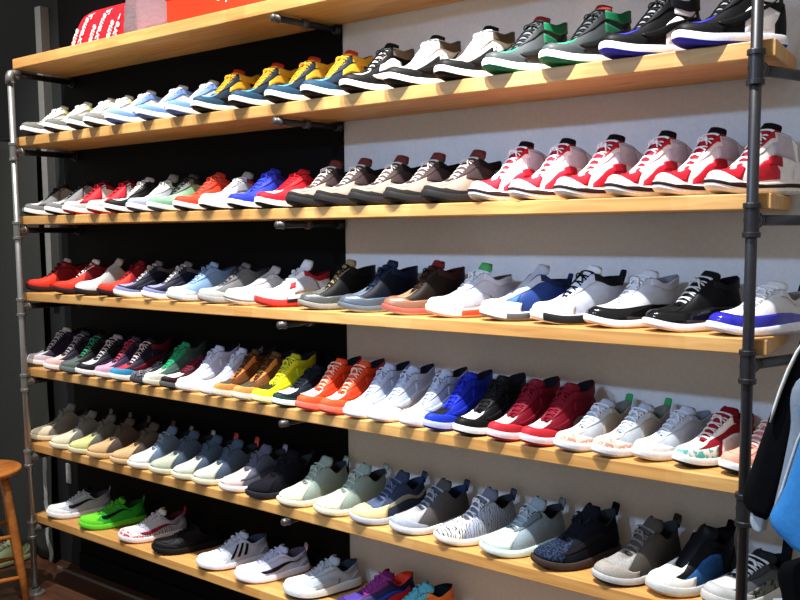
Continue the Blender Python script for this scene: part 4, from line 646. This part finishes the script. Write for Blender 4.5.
 (6, 'sprint', 'running_shoe', 0.669, -0.003, 60.0, 1.03, 'white sneaker with red and black markings on the bottom shelf', None),
 (6, 'jet', 'sneaker', 0.897, -0.003, 60.0, 1.03, 'all-black low sneaker on the bottom shelf', None),
 (6, 'threestripe', 'sneaker', 1.182, -0.007, 61.9, 1.03, 'white low sneaker with three black side stripes and gum sole', None),
 (6, 'forcewhite', 'sneaker', 1.398, -0.006, 61.3, 1.03, 'white low sneaker with small black swoosh, next to the three-striped one', None),
 (6, 'dadshoe', 'sneaker', 1.647, 0.001, 58.1, 1.03, 'chunky pale grey sneaker with off-white toe in front of the panel edge', None),
 (6, 'nebula', 'running_shoe', 1.896, 0.005, 56.2, 1.03, 'purple and blue runner with red lining, bottom edge of the picture', None),
 (6, 'ember', 'running_shoe', 2.062, 0.007, 55.6, 1.03, 'orange and teal runner with black lining, right of the purple one', None),
]
for s, key, name, x, y, deg, wd, label, group in PLACES:
    st, c = SPEC[key]
    shoe(key, st, c, name, x, y, ZS[s]+.0006, deg, wd, label, group)
# ---------------------------------------------------------------- packages on the topmost board
zt = ZS[0]+.0006
def slump(a, b, y0, y1, h, lean=0, n=14, seed=1, r=.02):
    """soft package: rounded box with a slanting left side"""
    rnd = random.Random(seed); mb = MB(); rows = []
    for i in range(n+1):
        t = i/n; z = h*t; ins = r*max(0, (t-.8)/.2)**2+r*.6*max(0, (.12-t)/.12)**2; row = []
        xa, xb = a+lean*t+ins, b-ins
        ya, yb = y0+ins+.03*t*t, y1-ins
        m = 8
        per = [(xa+(xb-xa)*k/m, ya, 0) for k in range(m)]+[(xb, ya+(yb-ya)*k/m, 1) for k in range(m)]+[(xb-(xb-xa)*k/m, yb, 2) for k in range(m)]+[(xa, yb-(yb-ya)*k/m, 3) for k in range(m)]
        cx, cy = (xa+xb)/2, (ya+yb)/2
        for k, (x, y, sd) in enumerate(per):
            e = (k % m)/m; corner = 1-min(e, 1-e)*2; f = 1-.05*corner**4+rnd.uniform(-.008, .008)
            row.append((cx+(x-cx)*f, cy+(y-cy)*f, z))
        rows.append(row)
    k = len(rows[0]); vs = [p for r_ in rows for p in r_]; fs = []
    for i in range(n):
        for j in range(k): fs.append((i*k+j, i*k+(j+1) % k, (i+1)*k+(j+1) % k, (i+1)*k+j))
    fs.append(tuple(range(k))[::-1]); fs.append(tuple(n*k+j for j in range(k)))
    mb.add(vs, fs); return mb
bag = empty('gift_bag', (0, 0, zt), 0, 'red soft package covered in rows of white script, left on the topmost board', 'package')
slump(.335, .735, .06, .25, .165, .11, seed=3).obj('bag_body', mat('#d8202c', 'cloth'), bag, smooth=True)
def text_mesh(s, size, ext=.0004):
    cu = bpy.data.curves.new('t', 'FONT'); cu.body = s; cu.size = size; cu.extrude = ext; cu.shear = .25; cu.align_x = 'LEFT'; cu.offset = .0009
    o = bpy.data.objects.new('t', cu); COL.objects.link(o); dg = bpy.context.evaluated_depsgraph_get()
    me = bpy.data.meshes.new_from_object(o.evaluated_get(dg)); bpy.data.objects.remove(o); return me
tm = text_mesh('Supreme', .046); mw = mat('#f4eeee', 'cloth'); tm.materials.clear(); tm.materials.append(mw)
tb = bmesh.new(); tb.from_mesh(tm)
def dropword(x, z, ang, x0, x1):
    out = MB()
    ca, sa = math.cos(ang), math.sin(ang); vs = []; keep = {}
    for v in tb.verts:
        X = x+v.co.x*ca-v.co.y*sa; Z = z+v.co.x*sa+v.co.y*ca; t = min(1, max(0, Z/.165))
        keep[v.index] = (X, Z, 0.006 < Z < .148 and x0+.11*t+.012 < X < x1-.02)
        vs.append((X, .058+.03*t*t-v.co.z*1.5-.0012+.004*max(0, (t-.8)/.2)+.02*max(0, (t-.8)/.2)**2, Z))
    fs = [tuple(v.index for v in f.verts) for f in tb.faces if all(keep[v.index][2] for v in f.verts)]
    used = sorted({i for f in fs for i in f}); mp = {i: n for n, i in enumerate(used)}
    out.add([vs[i] for i in used], [tuple(mp[i] for i in f) for f in fs])
    if fs: out.obj('printed_word', mw, bag)
for i in range(9):
    for j in range(-1, 3): dropword(.30+.062*i+.02*j, -.03+.185*j-.04*(i % 2), math.radians(66), .335, .735)
# translucent bag
pb = bpy.data.materials.new('clear_plastic'); pb.use_nodes = True; bb = pb.node_tree.nodes['Principled BSDF']
bb.inputs['Base Color'].default_value = lin('#dcd0d8'); bb.inputs['Roughness'].default_value = .28; bb.inputs['Transmission Weight'].default_value = .82; bb.inputs['IOR'].default_value = 1.15
pn = pb.node_tree.nodes.new('ShaderNodeTexNoise'); pn.inputs['Scale'].default_value = 14; pr = pb.node_tree.nodes.new('ShaderNodeBump'); pr.inputs['Strength'].default_value = .5; pr.inputs['Distance'].default_value = .012
pb.node_tree.links.new(pn.outputs['Fac'], pr.inputs['Height']); pb.node_tree.links.new(pr.outputs[0], bb.inputs['Normal'])
o = slump(.742, 1.035, .05, .25, .22, 0, seed=5).obj('plastic_bag', pb, None, smooth=True); o.location = (0, 0, zt)
tag(o, 'crinkled clear plastic bag with pink contents between two red packages', 'bag')
o = MB().box((.80, .09, .004), (.99, .22, .15)).obj('shoe_box', mat('#d88a96', 'cloth'), None, bevel=.008, loc=(0, 0, zt+.006))
tag(o, 'pink box seen through the clear plastic bag', 'box')
rb = empty('shoe_box', (0, 0, zt), 0, 'large bright red cardboard box, right on the topmost board', 'box')
MB().box((1.045, .035, 0), (1.63, .26, .14)).obj('box_base', mat('#ee3a20', 'paint'), rb, bevel=.003)
MB().box((1.04, .03, .10), (1.635, .265, .155)).obj('box_lid', mat('#f03c22', 'paint'), rb, bevel=.003)
sm = text_mesh('Supreme', .05); sm.materials.clear(); sm.materials.append(mw)
so = bpy.data.objects.new('printed_word', sm); COL.objects.link(so); so.parent = rb; so.rotation_euler = (PI/2, 0, 0); so.location = (1.33, .0340, .052)
# ---------------------------------------------------------------- dark cloth backdrop, left
rnd = random.Random(4); P = []
for i in range(61):
    x = -1.15+.93*i/60; row = []
    for j in range(41):
        t = j/40; z = 2.23*(1-t)+.02*t-.02*(x+.7)
        f = .008*math.sin(x*13+2*math.sin(t*3))+.006*math.sin(x*39+t*6)+.006*math.sin(t*17+x*20)*t
        row.append((x, 0.235+f*(.3+.7*t), z))
    P.append(row)
cb = empty('cloth_backdrop', (-.7, .235, 0), 0, 'dark grey cloth cover hanging left of the shelves', 'cloth')
o = MB().sheet(P, .004).obj('cloth', mat('#3c3e3c', 'cloth'), cb, smooth=True); o.location = (.7, -.235, 0)
o = MB().tube([(-1.17, .235, 2.247), (-.215, .235, 2.226)], .009, 10).obj('hem_rail', mat('#2a2a2c', 'metal'), cb, smooth=True); o.location = (.7, -.235, 0)
# white strip of plastic hanging behind the left post
P = []
for i in range(5):
    P.append([(-.075+.028*i/4+.075*(1-j/24)*.2+.008*math.sin(j*.9), .10+.006*math.sin(i*1.6+j*.7), .10+.56*j/24) for j in range(25)])
tag(MB().sheet(P, .002).obj('plastic_strip', mat('#b9c2c6', 'plastic'), smooth=True), 'crumpled pale plastic strip hanging behind the left post', 'strip')
# little white tag
tg = empty('wall_tag', (-.138, WY, .49), 0, 'small white plastic tag on the dark wall under the sixth board', 'tag')
MB().box((-.020, -.008, -.052), (.020, -.0006, .052)).obj('tag_plate', mat('#b9bcbc', 'plastic'), tg, bevel=.002)
MB().box((-.012, -.0092, -.03), (.012, -.008, .02)).obj('tag_face', mat('#d8dada', 'plastic'), tg)
# ---------------------------------------------------------------- stool
M_st = wood('stool_wood', '#c8803c', '#a8622a', '#6a3818', scale=(6, 6, 30), knots=False, rough=.4)
ZC = .64; sx, sy = -.085, -.19
st = empty('wooden_stool', (sx, sy, 0), 0, 'round wooden stool at the lower left edge in front of the dark cloth', 'stool')
lathe([(0, -.032), (.135, -.032), (.155, -.026), (.165, -.014), (.165, -.006), (.158, .0), (.10, -.003), (0, -.005)], 40, 'z', (0, 0, ZC)).obj('seat', M_st, st, smooth=True)
def legp(a, t): r = .115+.095*t; return (r*math.cos(a), r*math.sin(a), (ZC-.032)*(1-t)+.001)
AN = [math.radians(20+90*k) for k in range(4)]
for a in AN:
    MB().tube([legp(a, t) for t in (0, .25, .5, .75, 1)], [.017, .019, .0205, .018, .014], 12).obj('leg', M_st, st, smooth=True)
for lvl in (.42, .74):
    for k in range(4):
        A = np.array(legp(AN[k], lvl+.04*(k % 2))); B = np.array(legp(AN[(k+1) % 4], lvl+.04*(k % 2)))
        MB().tube([A, A*.5+B*.5, B], [.009, .012, .009], 10).obj('rung', M_st, st, smooth=True)
# sneaker and dark bag on the floor behind the stool
cfl = dict(main='#9aa87a', toe='#cfd89a', mud='#c4ce90', heel='#7a8468', tongue='#8a9670', mid='#a0a078', out='#5a5a48', lace='#8a8a78', lining='#20221c', W=.052)
shoe('floorpair', 'low', cfl, 'sneaker', -.47, -.07, .0006, 80, 1, 'pale green sneaker on the floor behind the wooden stool', None)
# ---------------------------------------------------------------- clothes hanging in front, right
def garment(rows, y, th, n=20, seed=0, fold=.12, freq=5):
    """rows of (z, xl, xr): a hollow-backed cloth body of real thickness with vertical folds"""
    R = []; N = 4*(len(rows)-1)
    zs = [r[0] for r in rows]
    for i in range(N+1):
        z = zs[0]+(zs[-1]-zs[0])*i/N
        xl = cr(sorted((r[0], r[1]) for r in rows), z); xr = cr(sorted((r[0], r[2]) for r in rows), z)
        cx, hw = (xl+xr)/2, (xr-xl)/2; ring = []
        for k in range(n):
            a = 2*PI*k/n; f = 1+fold*math.sin(a*freq+seed+z*9)*abs(math.sin(a))
            ring.append((cx+hw*math.copysign(abs(math.cos(a))**.8, math.cos(a)), y+th*math.sin(a)*f, z+.004*math.sin(a*3+seed)))
        R.append(ring)
    mb = MB(); k = n; vs = [p for r_ in R for p in r_]; fs = []
    for i in range(N):
        for j in range(k): fs.append((i*k+j, i*k+(j+1) % k, (i+1)*k+(j+1) % k, (i+1)*k+j))
    fs.append(tuple(range(k))); fs.append(tuple(N*k+j for j in range(k))[::-1])
    return mb.add(vs, fs)


CL = {'sleeve': [(1.532, 3.399, 3.433), (1.466, 3.381, 3.423), (1.395, 3.355, 3.409), (1.32, 3.333, 3.398), (1.242, 3.311, 3.384), (1.181, 3.295, 3.37), (1.157, 3.302, 3.36), (1.14, 3.318, 3.349)], 'cuff': [(1.15, 3.312, 3.349), (1.124, 3.311, 3.345), (1.109, 3.315, 3.342)], 'piping': [(3.409, -0.378, 1.52), (3.394, -0.378, 1.491), (3.379, -0.378, 1.453), (3.365, -0.378, 1.408), (3.355, -0.378, 1.37), (3.349, -0.378, 1.344)], 'hood': [(1.539, 3.422, 3.567), (1.439, 3.402, 3.571), (1.338, 3.391, 3.574), (1.255, 3.379, 3.577), (1.192, 3.368, 3.579), (1.145, 3.36, 3.565)], 'hoodpipe': [(3.449, -0.445, 1.422), (3.427, -0.445, 1.371), (3.411, -0.445, 1.33), (3.398, -0.445, 1.279), (3.386, -0.445, 1.228), (3.371, -0.445, 1.181)], 'shirt': [(1.533, 3.461, 3.616), (1.429, 3.438, 3.62), (1.342, 3.422, 3.623), (1.262, 3.403, 3.626), (1.211, 3.385, 3.627), (1.183, 3.373, 3.623), (1.166, 3.377, 3.607), (1.152, 3.394, 3.555), (1.14, 3.413, 3.509), (1.134, 3.437, 3.477)], 'pale': [(1.197, 3.368, 3.407), (1.116, 3.368, 3.402), (1.054, 3.37, 3.399), (0.992, 3.371, 3.399), (0.91, 3.376, 3.401), (0.786, 3.383, 3.408)], 'black': [(1.168, 3.394, 3.532), (1.087, 3.394, 3.531), (1.006, 3.393, 3.531), (0.843, 3.399, 3.533), (0.721, 3.407, 3.53)]}
def cloth_thing(name, label, cat, parts):
    r = empty(name, (0, 0, 0), 0, label, cat)
    for nm, mb, m in parts: mb.obj(nm, m, r, smooth=True)
    return r
RZ = 1.80; RX = 3.575
rk = empty('clothes_rail', (RX, WY, RZ), 0, 'straight steel clothes rail fixed to the wall right of the shelves', 'rail')
mr = mat('#b0b0b2', 'metal')
MB().tube([(0, -.012, 0), (0, -.80, 0)], .0125, 14).obj('rail', mr, rk, smooth=True)
lathe([(0, -.001), (.036, -.001), (.036, -.008), (.018, -.010), (.017, -.03), (.012, -.03)], 20, 'y').obj('wall_flange', mr, rk)
lathe([(0, -.815), (.013, -.813), (.0145, -.80), (.0125, -.79)], 16, 'y').obj('end_cap', mr, rk)
def hanger(x, y, z0, w_, nm='hanger'):
    m = MB(); m.tube([(RX-.012, y, RZ-.006), (RX-.010, y, RZ+.010), (RX, y, RZ+.016), (RX+.013, y, RZ+.006), (RX+.013, y, RZ-.014), (RX, y, RZ-.03), (x, y, z0+.05)], .002, 6)
    m.tube([(x-w_, y, z0-.03), (x, y, z0+.05), (x+w_, y, z0-.03)], .006, 8); return (nm, m, mat('#8a6a44', 'cloth'))
    m = MB(); m.tube([(x, -.42, RZ-.014), (x+.012, -.42, RZ+.010), (x, -.42, RZ+.018), (x-.012, -.42, RZ+.006), (x, y, RZ-.05), (x, y, z0+.05)], .002, 6); m.tube([(x-w_, y, z0-.03), (x, y, z0+.05), (x+w_, y, z0-.03)], .006, 8); return (nm, m, mat('#8a6a44', 'cloth'))
blk = mat('#0a0b0e', 'cloth')
body = [(1.56, 3.50, 3.66), (1.53, 3.44, 3.74), (1.40, 3.42, 3.78), (1.1, 3.41, 3.78), (.95, 3.42, 3.78)]
cloth_thing('hanging_jacket', 'black jacket with a white-piped sleeve and pale cuff, nearest the steel post', 'jacket', [
    ('sleeve', garment(CL['sleeve'], -.352, .022, seed=1), blk), ('body', garment(body, -.322, .022, seed=2), blk),
    ('cuff', garment(CL['cuff'], -.352, .017, seed=3), mat('#a4adb6', 'cloth')),
    ('piping', MB().tube(CL['piping'], [.003, .0055, .006, .006, .0055, .003], 8, flat=.6), mat('#dcdcd6', 'cloth')), hanger(3.58, -.322, 1.53, .15)])
cloth_thing('hanging_hoodie', 'grey hooded top with pale piping between the black jacket and the blue shirt', 'hoodie', [
    ('body', garment([(1.53, 3.52, 3.62)]+CL['hood'], -.408, .024, seed=4), mat('#7f8b98', 'cloth')),
    ('piping', MB().tube(CL['hoodpipe'], .0045, 8, flat=.7), mat('#b7c2cc', 'cloth')), hanger(3.57, -.408, 1.49, .03)])
cloth_thing('hanging_shirt', 'bright blue shirt at the right edge of the picture', 'shirt', [
    ('body', garment([(1.48, 3.56, 3.66)]+CL['shirt'], -.49, .034, seed=5, fold=.2), mat('#3a84c8', 'cloth')), hanger(3.61, -.49, 1.44, .03)])
cloth_thing('hanging_scarf', 'narrow pale grey cloth strip hanging under the blue shirt', 'cloth', [('strip', garment([(1.0, 3.40, 3.44)]+CL['pale'], -.42, .008, seed=6), mat('#9aa2ac', 'cloth'))])
cloth_thing('hanging_trousers', 'black trousers hanging below the blue shirt', 'trousers', [('trouser_leg', garment([(1.1, 3.42, 3.58)]+CL['black'], -.445, .014, seed=7), mat('#08090b', 'cloth'))])
